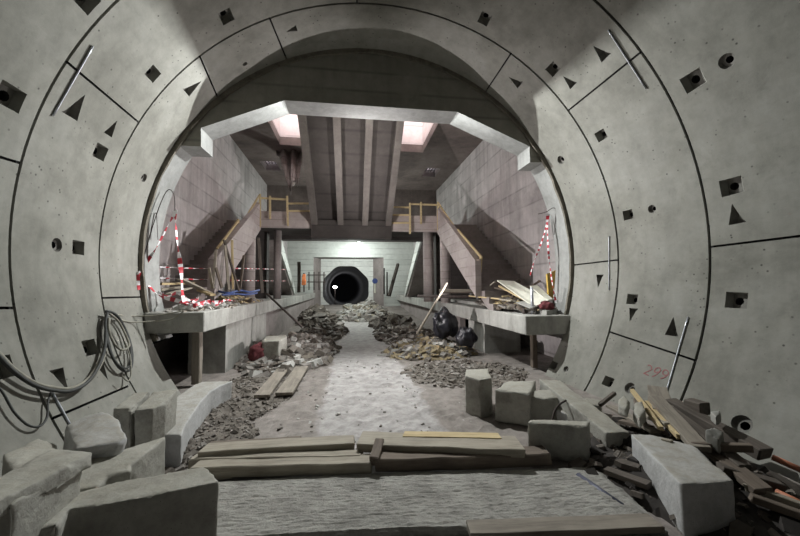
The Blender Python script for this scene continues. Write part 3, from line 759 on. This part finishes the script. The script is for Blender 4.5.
# ============================================================ RIGHT HEAP OF TIMBER
T = lambda a, b, w, h, m, lab, seed, cat='plank', name='plank': timber(name, a, b, w, h, WO[m], lab, cat, None, seed)
T(pY(632, 390, 4.25), pY(661, 428, 3.3), .045, .05, 'yellow', 'bright yellow batten slanting down on top of the right heap', 21)
T(pY(646, 402, 4.0), pY(679, 437, 3.2), .05, .05, 'yellow', 'second yellow batten right of the bright one', 22)
T(pY(657, 388, 4.2), pY(664, 412, 3.7), .22, .05, 'grey', 'short grey board standing at the top of the right heap', 23)
T(pY(655, 398, 3.95), pY(702, 450, 2.95), .17, .06, 'grey', 'long grey board slanting beside the big lower right block', 24)
T(pY(610, 406, 4.5), pY(656, 432, 3.5), .12, .035, 'grey', 'grey plank sliding down left of the yellow battens', 25)
T(pY(636, 400, 4.2), pY(644, 424, 3.6), .06, .05, 'brown', 'brown batten under the yellow one', 26)
T(pY(670, 403, 3.85), pY(766, 455, 2.85), .16, .12, 'dark', 'heavy dark timber along the lining on top of the right heap', 27)
T(pY(668, 410, 3.7), pY(745, 470, 2.75), .14, .1, 'dark', 'dark timber under the heavy one by the lining', 28)
T(pY(690, 445, 3.05), pY(752, 448, 2.85), .07, .07, 'brown', 'brown stick with a pale end crossing the dark timbers', 29)
T(pY(706, 446, 3.1), pY(764, 492, 2.5), .16, .06, 'brown', 'brown board lying right of the big block', 30)
T(pY(745, 486, 2.6), pY(806, 508, 2.35), .06, .06, 'pale', 'round pale pole low in the right corner', 31)
T(pY(750, 497, 2.5), pY(812, 519, 2.28), .07, .06, 'brown', 'brown pole below the pale one in the right corner', 32)
T(pY(662, 441, 3.12), pY(672, 443, 3.05), .05, .05, 'pale', 'small wooden offcut lying on the big lower right block', 33)
T(pY(594, 460, 3.68), pY(624, 466, 3.52), .16, .09, 'brown', 'stub of brown timber under the end of the slanting beam', 34)
T(pY(600, 405, 4.6), pY(615, 393, 4.7), .05, .05, 'dark', 'short dark stick sticking up behind the slanting beam', 35)
T(pY(620, 421, 4.0), pY(652, 428, 3.6), .1, .04, 'brown', 'brown board flat under the sliding grey plank', 36)
T(pY(668, 425, 3.4), pY(640, 413, 3.9), .09, .04, 'pale', 'pale board crossing under the yellow battens', 37)
T(pY(606, 470, 3.2), pY(650, 486, 2.85), .1, .05, 'dark', 'dark plank on the floor left of the big block', 38)
T(pY(720, 468, 2.8), pY(780, 486, 2.6), .12, .08, 'dark', 'dark plank end pointing at the orange pipes', 39)
T(pY(688, 404, 3.7), pY(706, 409, 3.5), .16, .14, 'dark', 'black stump on top of the heavy dark timber', 40)
def pipe(name, pts, r, mat, label, cat='pipe', group=None, seg=10):
    bm = bmesh.new(); pts = [Vector(p) for p in pts]; c = pts[0].copy()
    tube(bm, [p-c for p in pts], r, seg); o = link(name, bm, mat, None, True); o.location = c
    return tag(o, label, cat, group)
pipe('pipe', [pY(578, 476, 3.25), pY(628, 511, 2.72)], .034, M['pipe'], 'blue grey steel pipe lying across the rough slab')
pipe('pipe', spline([pY(590, 474, 3.35), pY(612, 481, 3.15), pY(629, 490, 2.98), pY(645, 492, 2.9)]), .022, M['iron'], 'bent dark pipe right behind the blue grey pipe')
pipe('pipe', [pY(772, 457, 2.9), pY(812, 475, 2.7)], .028, M['orange'], 'upper orange plastic pipe at the right picture edge')
pipe('pipe', [pY(776, 492, 2.55), pY(812, 509, 2.35)], .028, M['orange'], 'lower orange plastic pipe at the right picture edge')
hoop = [pY(552, 421, 4.25), pY(555, 410, 4.3), pY(560, 404, 4.34), pY(566, 400.5, 4.38)]
pipe('steel_hoop', spline(hoop), .013, M['iron'], 'thin curved dark steel hoop rising behind the wide upright slab', 'hoop')
pipe('pole', [pY(417, 334, 9.6), pY(447, 283, 10.1)], .035, WO['pale'], 'long pale pole leaning on the right platform edge', 'pole')
pipe('pole', [pY(266, 293, 10.6), pY(302, 327, 10.2)], .03, M['iron'], 'long dark pole leaning from the left platform onto the rubble', 'pole')

# ============================================================ RUBBLE (uncountable)
def rubble(name, c, rx, ry, h, n, size, mats, label, seed, base=FL, flat=1.0, cat='rubble', z_fn=None, elong=2.2):
    rr = random.Random(seed); bm = bmesh.new(); N = 40
    def hh(u, v):
        d = math.hypot(u, v)
        b = max(0, 1-d*d)
        return h*b*(0.75+0.5*noise.noise((u*2.3+seed, v*2.3, seed)))+0.04*noise.noise((u*rx*6, v*ry*6, seed))*min(1, b*4)
    g = {}
    for i in range(N+1):
        for j in range(N+1):
            u, v = -1+2*i/N, -1+2*j/N
            if math.hypot(u, v) < 1.04: g[i, j] = bm.verts.new((u*rx, v*ry, hh(u, v)-(0.03 if math.hypot(u, v) > .97 else 0)))
    for i in range(N):
        for j in range(N):
            q = [(i, j), (i+1, j), (i+1, j+1), (i, j+1)]
            if all(k in g for k in q): bm.faces.new([g[k] for k in q])
    for _ in range(int(n*3)):
        a = rr.uniform(0, 2*math.pi); r_ = math.sqrt(rr.random())*1.03; u, v = r_*math.cos(a), r_*math.sin(a)
        s = size*(.13+1.3*rr.random()**4.5); e = rr.uniform(1, elong); t = rr.uniform(.15, .6)
        m = Matrix.Translation((u*rx, v*ry, hh(u, v)+s*t*.2)) @ Matrix.Rotation(rr.uniform(0, 6.28), 4, 'Z') @ Matrix.Rotation(rr.gauss(0, .35), 4, 'X') @ Matrix.Rotation(rr.gauss(0, .35), 4, 'Y')
        mi = rr.randrange(1, len(mats)) if len(mats) > 1 else 0
        p = [(-1, -1), (rr.uniform(.6, 1), -1), (1, rr.uniform(.3, 1)), (rr.uniform(-.3, .6), 1), (-1, rr.uniform(.2, 1))]
        lo = [m @ Vector((x*s*e/2, y*s/2, -s*t/2)) for x, y in p]; hi = [m @ Vector((x*s*e/2*.85, y*s/2*.85, s*t/2)) for x, y in p]
        hexa(bm, lo, hi, mi)
    o = link(name, bm, mats); o.location = (c[0], c[1], base)
    return tag(o, label, cat, None, 'stuff')
M['dirt'] = concrete('dark_dirt', (0.16, 0.14, 0.12), (0.08, 0.07, 0.06), (0.24, 0.215, 0.19), 3, 0.5, bmp=1.0)
M['gravel'] = concrete('gravel_grey', (0.25, 0.23, 0.21), (0.15, 0.13, 0.12), (0.34, 0.32, 0.3), 5, 0.3)
M['sand'] = concrete('yellow_sand', (0.36, 0.29, 0.18), (0.2, 0.16, 0.10), (0.46, 0.39, 0.26), 2, 0.3, bmp=0.8)
M['stone'] = concrete('pale_stone', (0.45, 0.44, 0.42), (0.33, 0.32, 0.3), (0.56, 0.55, 0.52), 5, 0.2)
M['void_shade'] = plain('void_shade_black', (0.035, 0.03, 0.027), .95)  # near-black colour stands in for shade in the void among the timbers
mixm = [M['dirt'], M['gravel'], M['stone'], M['dirt'], M['dirt'], WO['grey'], M['gravel'], WO['dark']]
dkm = [M['dirt'], M['dirt'], M['gravel'], WO['dark'], M['dirt'], M['dirt']]
rubble('rubble_heap', (-1.75, 10.6), 1.25, 2.7, .5, 900, .2, mixm, 'heap of mixed rubble and scrap between the left platform and the track', 11)
rubble('rubble_heap', (-1.2, 15.0), 1.0, 2.6, .3, 400, .2, dkm, 'dark heap of scrap farther down beside the left platform', 12)
rubble('gravel_patch', (-2.0, 6.6), .9, 1.5, .06, 900, .05, dkm, 'patch of dark gravel left of the track in front of the two loose boards', 13)
rubble('gravel_patch', (-1.75, 4.75), .5, .7, .07, 350, .045, dkm, 'small gravel spill beside the curved segment', 14)
rubble('sand_heap', (2.25, 9.9), 1.35, 1.0, .5, 700, .13, [M['sand'], M['sand'], M['stone'], M['gravel'], M['sand'], M['dirt'], M['gravel']], 'heap of yellow sand and chips beside the black bags', 15)
rubble('rubble_patch', (2.5, 7.5), 1.35, 1.15, .08, 800, .075, dkm, 'dark rubble spread on the floor behind the concrete cubes', 16)
rubble('rubble_patch', (2.1, 13.6), 1.2, 2.6, .25, 500, .16, mixm, 'rubble strip along the foot of the right platform', 17)
rubble('rubble_heap', (0.7, 21.5), 1.7, 2.2, 1.15, 700, .3, [M['stone'], M['stone'], M['gravel'], M['slab'], WO['pale']], 'pale rubble heap in front of the far tunnel mouth', 18)
rubble('rubble_heap', (-1.9, 19.6), .9, 2.0, .9, 300, .3, dkm, 'dark heap to the left of the far pale heap', 19)
rubble('rubble_heap', (1.9, 17.5), .9, 2.2, .6, 300, .3, dkm, 'dark scrap heap at the far right of the track', 20)
rubble('rubble_heap', (3.3, 3.3), .9, 1.2, .25, 220, .1, [M['void_shade'], M['void_shade'], M['dirt'], WO['dark']], 'dark debris under the timber heap at the lower right', 21)
rubble('rubble_patch', (-2.6, 3.3), .9, 1.1, .2, 400, .1, dkm, 'debris between the concrete blocks at the lower left', 22)
rubble('litter', (4.45, 8.9), .62, 1.6, .22, 420, .13, [M['dirt'], WO['brown'], WO['pale'], WO['yellow'], M['gravel'], WO['dark']], 'wood scrap scattered on the near end of the right platform', 23, base=ZR+.1, cat='scrap')
rubble('litter', (4.7, 10.2), .5, 1.3, .75, 420, .2, dkm, 'dark scrap mound at the back of the right platform', 24, base=ZR+.1, cat='scrap')
rubble('litter', (-3.35, 8.6), .5, 1.5, .10, 500, .08, [M['stone'], M['gravel'], M['stone'], WO['pale'], WO['grey'], M['slab']], 'pale litter along the edge of the left platform', 25, base=ZL, cat='scrap')
rubble('litter', (-3.7, 11.2), .7, 1.6, .14, 300, .14, [M['dirt'], WO['brown'], WO['pale'], WO['yellow'], M['gravel']], 'wood scrap farther back on the left platform', 26, base=ZL, cat='scrap')
rubble('floor_crumbs', (0.6, 6.6), 2.2, 2.6, .0, 200, .035, [M['floor'], M['gravel'], M['dirt'], M['stone']], 'small crumbs scattered over the middle of the floor', 27, base=FL+.005)

# loose boards on the floor, bags
timber('board', pZ(262, 396, -1.87), pZ(283, 369, -1.87), .26, .05, WO['grey'], 'grey loose board on the gravel, left of the pair', 'board', None, 41)
timber('board', pZ(284, 394, -1.87), pZ(302, 367, -1.87), .30, .05, WO['grey'], 'grey loose board on the gravel, right of the pair', 'board', None, 42)
def lumpy(name, c, r, mat, label, cat, seed, sub=4, amp=.3):
    bm = bmesh.new(); bmesh.ops.create_icosphere(bm, subdivisions=sub, radius=1)
    for v in bm.verts:
        d = v.co.normalized(); k = 1+amp*noise.noise(d*1.6+Vector((seed, 0, 0)))+amp*.5*noise.noise(d*5+Vector((0, seed, 0)))+amp*.25*abs(noise.noise(d*11))
        v.co = Vector((d.x*r[0], d.y*r[1], max(d.z, -.75)*r[2]))*k
    o = link(name, bm, mat, None, True); o.location = c; return tag(o, label, cat)
lumpy('rubbish_bag', (2.75, 9.95, -1.15), (.36, .3, .45), M['bag'], 'large black rubbish bag standing on the sand heap', 'bag', 1)
lumpy('rubbish_bag', (3.2, 9.35, -1.45), (.26, .25, .3), M['bag'], 'smaller black bag slumped right of the large one', 'bag', 2)
lumpy('red_sack', (-2.3, 8.9, -1.6), (.24, .2, .22), M['redbag'], 'dark red sack between the lone cube and the left pier', 'sack', 3)
lumpy('sack', (4.45, 7.35, ZR+.18), (.16, .14, .11), M['redbag'], 'red brown sack at the foot of the right barrier tape', 'sack', 4)
lumpy('cement_sack', (-3.28, 7.35, ZL+.07), (.17, .14, .1), M['stone'], 'pale sack at the front corner of the left platform', 'sack', 5)

# ============================================================ THINGS ON THE PLATFORMS
def sheet(name, pts, th, mat, label, cat='board'):
    pts = [Vector(p) for p in pts]; n = (pts[1]-pts[0]).cross(pts[2]-pts[0]).normalized()*th
    c = pts[0].copy(); bm = bmesh.new(); hexa(bm, [p-c for p in pts], [p+n-c for p in pts])
    o = link(name, bm, mat); o.location = c; return tag(o, label, cat)
sheet('white_board', [pY(497, 280, 9.3), pY(514, 281, 9.2), pY(549, 300, 7.5), pY(534, 306.5, 7.5)], .03, M['white'], 'large white board sliding off the heap on the right platform')
sheet('white_board', [pY(530, 286, 8.4), pY(537, 285, 8.6), pY(553, 299, 7.6), pY(547, 300, 7.55)], .03, M['white'], 'smaller white board behind the large one on the right platform')
sheet('white_board', [pY(516, 302, 7.9), pY(524, 301, 8.0), pY(538, 306, 7.4), pY(530, 308, 7.35)], .02, M['slab'], 'greyish board end below the large white board')
sheet('yellow_panel', [pY(547, 274, 8.0), pY(556, 270, 8.1), pY(558, 298, 8.0), pY(549, 299, 7.9)], .04, M['yellow'], 'yellow panel leaning inside the right jamb', 'panel')
T(pY(499, 286, 9.0), pY(532, 304, 7.8), .06, .04, 'yellow', 'yellow lath under the large white board', 51)
T(pY(486, 297, 9.4), pY(512, 301, 8.2), .09, .04, 'pale', 'pale lath pointing at the right platform edge', 52)
T(pY(470, 296, 9.9), pY(500, 299, 8.7), .08, .04, 'yellow', 'yellow lath flat on the right platform, left of the white board', 53)
T(pY(484, 290, 9.9), pY(495, 282, 9.3), .05, .04, 'pale', 'short lath sticking up left of the white board', 54)
T(pY(495, 288, 9.4), pY(520, 293, 8.8), .1, .04, 'brown', 'brown lath crossing under the white board', 55)
T(pY(512, 297, 8.4), pY(540, 281, 8.9), .05, .05, 'brown', 'dark lath crossing over the right platform scrap', 56)
for k, dz in enumerate((0, .05, .1)):
    T(pY(440, 292.5, 12.2)+Vector((0, .04*k, dz)), pY(474, 292.5, 12.0)+Vector((.03*k, 0, dz)), .34, .045, 'pale' if k else 'brown',
      ('bottom board', 'middle board', 'top board')[k]+' of the pale stack on the right platform', 57+k)
pipe('pipe', [pY(418, 296, 12.2), pY(476, 297, 10.4)], .05, M['iron'], 'thick black pipe lying along the right platform edge')
bm = bmesh.new(); tube(bm, [(0, 0, 0), (0, 0, .62)], .035, 10); o = link('steel_post', bm, M['steel'], None, True); o.location = (4.16, 7.45, ZR); tag(o, 'short steel post standing in front of the white board', 'post')
block('concrete_lump', [Vector((x, y, ZR+.1)) for x, y in ((3.86, 8.6), (3.98, 8.6), (3.98, 8.75), (3.86, 8.75))], .1, M['iron'], 'small black stone on the edge of the right platform, farther one', seed=61, cuts=2)
block('concrete_lump', [Vector((x, y, ZR+.12)) for x, y in ((3.98, 7.5), (4.07, 7.5), (4.07, 7.6), (3.98, 7.6))], .12, M['iron'], 'small black stone on the edge of the right platform, nearer one', seed=62, cuts=2)
# left platform
T(pY(180, 279, 8.2), pY(212, 294, 9.6), .14, .04, 'pale', 'pale plank propped on the left platform scrap', 63)
T(pY(199, 290, 9.2), pY(213, 295, 9.0), .15, .05, 'yellow', 'short yellow block end by the propped plank', 64)
T(pY(158, 284, 8.0), pY(208, 283, 10.5), .16, .05, 'yellow', 'long yellow board low behind the barrier tape', 65)
T(pY(158, 290, 7.9), pY(180, 287, 8.8), .14, .05, 'pale', 'pale board behind the left barrier tape knot', 66)
T(pY(168, 294, 7.7), pY(190, 288, 8.4), .12, .03, 'pale', 'whitish slat at the foot of the left barrier tape', 67)
for i, (x0, y0, x1, y1, Y, m, lab) in enumerate(((213, 284, 216, 250, 9.3, 'pale', 'leftmost upright lath leaning on the left stair'),
        (222, 288, 216, 268, 9.0, 'brown', 'short slanting lath at the foot of the left stair'), (229, 290, 225, 245, 9.5, 'pale', 'tall pale lath leaning on the left stair, second from the left'),
        (233, 289, 232, 240, 9.9, 'yellow', 'tall yellow lath leaning on the left stair'), (240, 290, 244, 255, 10.2, 'brown', 'brown lath leaning the other way beside the yellow one'),
        (209, 268, 213, 288, 9.1, 'pale', 'short pale lath left of the upright laths'))):
    T(pY(x0, y0, Y), pY(x1, y1, Y+.25), .06, .05, m, lab, 70+i, 'lath', 'lath')
T(pY(224, 240, 10.1), pY(239, 291, 9.7), .05, .05, 'dark', 'thin dark bar crossing the upright laths', 76, 'bar', 'bar')
pipe('hose', spline([pY(218, 291, 9.8), pY(228, 293, 9.6), pY(240, 290.5, 10.2), pY(250, 292, 10.4), pY(259, 290, 11)]), .03, M['blue'], 'blue hose lying on the left platform', 'hose')
pipe('hose', spline([pY(222, 295, 9.4), pY(236, 294, 9.8), pY(247, 294.5, 10.1), pY(257, 293, 10.6)]), .025, M['blue'], 'second blue hose nearer to the left platform edge', 'hose')

# ============================================================ BARRIER TAPE
def tape(pts, w, label, group=None, seg_len=.11, tw=1.6, n=10, r0=0):
    P = spline(pts, n); bm = bmesh.new()
    # resample evenly so that the red and white stripes are equally long
    Q = [P[0]]; 
    for a, b in zip(P, P[1:]):
        L = (b-a).length; k = max(1, int(L/(seg_len/3)))
        for i in range(1, k+1): Q.append(a.lerp(b, i/k))
    prev = None; dist = 0
    for i, p in enumerate(Q):
        d = (Q[min(i+1, len(Q)-1)]-Q[max(i-1, 0)]).normalized()
        s = d.cross(Vector((0, 1, 0))); s = s.normalized() if s.length > .1 else Vector((1, 0, 0)); t = d.cross(s)
        a = r0+tw*math.sin(dist*3.1+r0); sd = (s*math.cos(a)+t*math.sin(a))*w/2; nn = d.cross(sd).normalized()*.002
        cur = [bm.verts.new(p-sd-nn), bm.verts.new(p+sd-nn), bm.verts.new(p+sd+nn), bm.verts.new(p-sd+nn)]
        if prev:
            for k in range(4): bm.faces.new((prev[k], prev[(k+1) % 4], cur[(k+1) % 4], cur[k])).material_index = int(dist/seg_len) % 2
        if i < len(Q)-1: dist += (Q[i+1]-p).length
        prev = cur
    o = link('barrier_tape', bm, [M['tapewhite'], M['redlamp']]); return tag(o, label, 'barrier tape', group)
M['tapewhite'] = plain('tape_white', (0.8, 0.78, 0.8), 0.5)
Yt = 7.3
tape([pY(175, 210, Yt), pY(177, 240, Yt), pY(181, 270, Yt), pY(184, 300, Yt), pY(196, 306, Yt-.1)], .085, 'red and white barrier tape hanging straight down at the left jamb')
tape([pY(175, 213, Yt), pY(167, 227, Yt), pY(155, 250, Yt), pY(142, 267, Yt)], .075, 'red and white barrier tape slanting from the hook to the left jamb')
tape([pY(139, 264, Yt-.1), pY(141, 275, Yt), pY(150, 287, Yt), pY(160, 296, Yt), pY(175, 300, Yt), pY(192, 304, Yt), pY(205, 303, Yt+.3), pY(222, 302, 8)], .08, 'red and white barrier tape sagging along the floor of the left platform end')
tape([pY(131, 270, 7.0), pY(134, 262, 7.0), pY(139, 268, 7.1), pY(141, 260, 7.1), pY(142, 276, 7.1), pY(138, 272, 7.0), pY(139, 290, 7.0)], .05, 'knot of barrier tape tied at the left jamb')
tape([pY(158, 292, 7.5), pY(168, 296, 7.5), pY(178, 293, 7.4), pY(188, 300, 7.5), pY(198, 298, 7.6), pY(190, 306, 7.2), pY(210, 300, 7.7)], .06, 'crumpled loop of barrier tape on the left platform', tw=3)
tape([pY(200, 307, 7.15), pY(208, 301, 7.5), pY(216, 305, 7.6), pY(225, 300, 8.0), pY(235, 301, 8.6)], .05, 'loose barrier tape trailing on the left platform edge', tw=3)
tape([pY(547, 214, 7.6), pY(548, 245, 7.6), pY(551, 275, 7.6), pY(556, 303, 7.5)], .05, 'red and white barrier tape hanging down inside the right jamb', seg_len=.07)
tape([pY(549, 214, 7.6), pY(543, 238, 7.8), pY(534, 262, 8.2), pY(530, 276, 8.4)], .045, 'barrier tape slanting away from the hook at the right jamb', seg_len=.07)
tape([pY(160, 267, 7.9), pY(200, 268.5, 9.3), pY(245, 268.5, 12), pY(286, 269.5, 18)], .035, 'upper line of barrier tape strung along the left platform', seg_len=.2)
tape([pY(160, 278, 7.9), pY(200, 279.5, 9.3), pY(245, 280.5, 12), pY(286, 281, 18)], .035, 'lower line of barrier tape strung along the left platform', seg_len=.2)
pipe('wire', spline([pY(141, 268, 7.2), pY(150, 235, 7.2), pY(160, 205, 7.25), pY(168, 190, 7.3), pY(174, 195, 7.3), pY(175, 211, Yt)]), .008, M['iron'], 'thin bent wire holding the left barrier tape', 'wire', seg=6)
pipe('wire', spline([pY(150, 240, 7.3), pY(152, 225, 7.3), pY(156, 213, 7.3), pY(158, 240, 7.4)]), .006, M['iron'], 'second thin wire inside the loop of the first at the left jamb', 'wire', seg=6)
pipe('wire', spline([pY(538, 214, 7.6), pY(546, 212, 7.5), pY(553, 208, 7.4), pY(556, 212, 7.4), pY(554, 235, 7.6)]), .008, M['iron'], 'rusty wire hook holding the right barrier tape', 'wire', seg=6)

# ============================================================ CABLES AND RODS ON THE LINING
def onl(l, off=.06): return [lin(x, y, R-off) for x, y in l]
main = [(-14, 341), (0, 355), (15, 370), (35, 383), (55, 388), (72, 388), (88, 379), (99, 363), (105, 345), (106, 328), (108, 314)]
pipe('cable', spline(onl(main, .07)), .021, M['cable2'], 'thick grey cable sagging along the left lining, outer strand', 'cable')
pipe('cable', spline(onl([(x, y+2.6) for x, y in main], .1)), .02, M['cable'], 'thick black cable sagging below the grey one on the left lining', 'cable')
pipe('cable', spline(onl([(x+2, y+1) for x, y in main[5:]], .04)), .02, M['cable2'], 'thin grey cable rising beside the coil on the left lining', 'cable')
coil = [(108, 314), (118, 318), (127, 333), (132, 352), (131, 368), (124, 371), (115, 362), (109, 345), (107, 328), (109, 316)]
pipe('cable_coil', spline(onl(coil, .07)+onl([(x-1.5, y-3) for x, y in coil], .1)), .018, M['cable'], 'black cable coil hanging on the left lining', 'cable')
pipe('cable_coil', spline(onl([(110, 314), (119, 322), (127, 338), (129, 346), (122, 350), (114, 343), (109, 330), (109, 318)], .13)), .016, M['cable2'], 'small grey cable loop inside the black coil', 'cable')
pipe('cable_coil', spline(onl([(124, 340), (130, 356), (131, 374), (128, 381), (122, 376)], .13)), .01, M['cable2'], 'thin loose cable end dangling under the coil', 'cable')
pipe('cable', spline([lin(108, 314, R-.08), pY(130, 316, 6.6), pY(155, 315.5, 6.8), pY(182, 311, 6.93)]), .012, M['cable2'], 'upper thin cable running from the coil to the platform corner', 'cable')
pipe('cable', spline([lin(110, 316, R-.08), pY(130, 322, 6.5), pY(155, 321, 6.8), pY(172, 319, 6.9), pY(184, 311, 6.93)]), .012, M['cable2'], 'lower thin cable running from the coil to the platform corner', 'cable')
pipe('cable', spline(onl([(-10, 378), (3, 393), (14, 412), (28, 425), (40, 426), (47, 417), (48, 402), (52, 390)], .05)), .011, M['cable'], 'thin black cable loop low on the left lining', 'cable')
for (a, b, lab) in (((93, 46), (53, 116), 'bright steel rod fixed high on the left lining'), ((52, 392), (71, 426), 'short steel rod low on the left lining under the cables'),
                    ((608, 30), (646, 89), 'dark steel rod fixed high on the right lining'), ((609, 236), (609, 290), 'short steel rod on the right lining beside the portal'),
                    ((688, 317), (665, 396), 'bright steel rod standing on the timber heap against the right lining')):
    pts = [lin(a[0]+(b[0]-a[0])*k/8, a[1]+(b[1]-a[1])*k/8, R-.014) for k in range(9)]
    pipe('steel_rod', pts, .011, M['steel'], lab, 'rod', seg=8)
# the painted number 299
p, n, t, a = frame(656, 373)
cu = bpy.data.curves.new('n', 'FONT'); cu.body = '299'; cu.size = .26; cu.align_x = 'CENTER'; cu.align_y = 'CENTER'; cu.extrude = .002; cu.offset = -.003
co = bpy.data.objects.new('n', cu); COL.objects.link(co); bpy.context.view_layer.update()
me = bpy.data.meshes.new_from_object(co.evaluated_get(bpy.context.evaluated_depsgraph_get())); bpy.data.objects.remove(co)
me.materials.clear(); me.materials.append(M['redpaint'])
for v in me.vertices: v.co.x += v.co.y*.12+.006*math.sin(v.co.y*30); v.co.y += .008*math.sin(v.co.x*25)
o = bpy.data.objects.new('painted_number', me); COL.objects.link(o)
x_ = -a; z_ = -n; y_ = z_.cross(x_)
for v in me.vertices:
    q = p+x_*v.co.x+y_*v.co.y; c_ = cen(q.y); d = Vector((q.x-c_[0], 0, q.z-c_[1])).normalized()
    v.co = Vector((c_[0], q.y, c_[1]))+d*(R-.003-(.002 if v.co.z > 0 else 0))
tag(o, 'faded red number 299 painted on the right lining', 'painted number')

# ============================================================ HALL DETAILS
rr = random.Random(3)
bm = bmesh.new(); N = 26                                # ragged hanging sheet
top = []; bot = []
for i in range(N+1):
    u = i/N; x = -3.3+1.3*u; dz = 1.75*max(0, 1-abs(u-.5)*2.4)**.8+.25*max(0, 1-abs(u-.8)*9)*3+.15*rr.random()
    y = 15.2+.18*math.sin(u*19)
    top.append((x, y, 6.0)); bot.append((x+.25*(0.5-u)*dz, y+.1*math.sin(u*31), 6.0-dz-.15))
vt = [[bm.verts.new((p[0], p[1]+d, p[2])) for p in l] for l, d in ((top, 0), (bot, 0), (bot, .02), (top, .02))]
for k in range(4):
    for i in range(N): bm.faces.new((vt[k][i], vt[k][i+1], vt[(k+1) % 4][i+1], vt[(k+1) % 4][i]))
bm.faces.new([vt[k][0] for k in range(4)]); bm.faces.new([vt[k][N] for k in range(3, -1, -1)])
tag(link('torn_sheet', bm, M['landing'], None, True), 'ragged grey sheet hanging from the hall ceiling left of the flight', 'sheet')
for i, h in enumerate(holes[3:]):
    bm = bmesh.new(); a_, b_, c_, d_ = h
    for k in range(5): x = a_+(b_-a_)*(k+.5)/5; bar(bm, (x, c_, 6.3), (x, d_, 6.3), .03, .04)
    for k in range(7): y = c_+(d_-c_)*(k+.5)/7; bar(bm, (a_, y, 6.33), (b_, y, 6.33), .03, .03)
    tag(link('grating', bm, M['iron']), 'steel grating in the small ceiling opening at the %s' % ('left' if i == 0 else 'right'), 'grating')
# lamp tube on the far wall
t = empty('tube_lamp', (0.55, 27.95, 3.2), 'bright upright lamp tube on the far wall above the tunnel mouth', 'lamp')
p0, p1 = pY(359, 254, 27.85), pY(359, 241, 27.85)
bm = bmesh.new(); box(bm, p0.x-.14, p0.x+.14, 27.9, 27.99, p0.z-.1, p1.z+.1); link('housing', bm, M['steel'], t)
bm = bmesh.new(); tube(bm, [(p0.x, 27.84, p0.z), (p0.x, 27.84, p1.z)], .1, 12); link('lamp_tube', bm, M['glow'], t, True)
# work lamp inside the running tunnel
t = empty('work_lamp', (-1.5, 36, -1.4), 'bright work lamp standing low inside the far tunnel', 'lamp')
c = pY(335, 287, 36)
bm = bmesh.new(); box(bm, c.x-.24, c.x+.24, 36.02, 36.12, c.z-.12, c.z+.12); link('housing', bm, M['iron'], t)
bm = bmesh.new(); box(bm, c.x-.2, c.x+.2, 35.98, 36.02, c.z-.09, c.z+.09); link('lens', bm, M['glow'], t)
bm = bmesh.new(); tube(bm, [(c.x, 36.1, c.z-.2), (c.x, 36.1, -2.1)], .04, 8); link('stand', bm, M['iron'], t)
lamp('work_lamp_light', (c.x, 35.8, c.z), 60, (1, 1, 1), .1)
# far equipment
def far_post(x, y0, y1, Y, r, mat, label, group=None, name='post'):
    a = pY(x, y1, Y); b = pY(x, y0, Y); zb = min(b.z, ZL if x < 350 else ZR)
    return pipe(name, [Vector((a.x, Y, b.z)), a], r, mat, label, 'post', group)
tt = empty('steel_railing', pY(309, 291, 22), 'thin steel railing far back on the left platform', 'railing')
for x in (309, 314, 319, 324):
    bm = bmesh.new(); a, b = pY(x, 290, 22), pY(x, 272, 22); tube(bm, [a, b], .035, 8); link('post', bm, M['iron'], tt, True)
for y in (275, 282):
    bm = bmesh.new(); tube(bm, [pY(307, y, 22), pY(326, y, 22)], .03, 8); link('rail', bm, M['iron'], tt, True)
t = empty('safety_vest', pY(304, 288, 20), 'orange vest hanging on a short post far back on the left', 'vest')
bm = bmesh.new(); hexa(bm, [pY(301.5, 285, 19.9), pY(306, 285, 19.9), pY(306, 285, 20.2), pY(301.5, 285, 20.2)], [pY(302.5, 274, 19.9), pY(305.5, 274, 19.9), pY(305.5, 274, 20.2), pY(302.5, 274, 20.2)])
roughen(bm, 4, .03, 5, 1, .03); link('fabric', bm, M['jacket'], t)
bm = bmesh.new(); tube(bm, [pY(304, 292, 20.05), pY(304, 273, 20.05)], .04, 8); link('post', bm, M['iron'], t)
t = empty('round_sign', pY(375, 292, 24), 'round blue sign on a white post right of the far tunnel', 'sign')
bm = bmesh.new(); a = pY(375, 281, 24); tube(bm, [a, a+Vector((0, .05, 0))], .19, 20); link('sign_face', bm, M['signblue'], t)
bm = bmesh.new(); tube(bm, [pY(375, 293, 24.1), pY(375, 279, 24.1)], .06, 8); link('post', bm, M['white'], t)
far_post(384, 294, 268, 17, .04, M['iron'], 'thin dark post at the far end of the right platform edge', name='thin_post')
far_post(387, 296, 272, 16, .035, M['iron'], 'second thin dark post on the right platform, nearer one', name='thin_post')
timber('leaning_timber', pY(389, 296, 16.3), pY(398, 264, 17.2), .14, .12, WO['dark'], 'dark timber leaning on the right rear stair', 'timber', None, 91)
timber('leaning_timber', pY(299, 292, 17.0), pY(299, 262, 17.4), .16, .14, WO['dark'], 'dark upright timber left of the orange vest', 'timber', None, 92)
timber('leaning_timber', pY(262, 293, 13.4), pY(258, 238, 13.9), .12, .1, WO['dark'], 'dark prop under the landing at its left end', 'timber', None, 93)
# timber posts under the left platform end
timber('prop', (-3.12, 7.5, FL+.02), (-3.12, 7.5, -.86), .16, .16, WO['grey'], 'greenish grey timber prop under the left platform end', 'prop', None, 94, (0, 1, 0))
timber('prop', (4.25, 7.6, FL+.02), (4.25, 7.6, -1.09), .12, .12, WO['brown'], 'brown timber prop under the right platform end', 'prop', None, 95, (0, 1, 0))
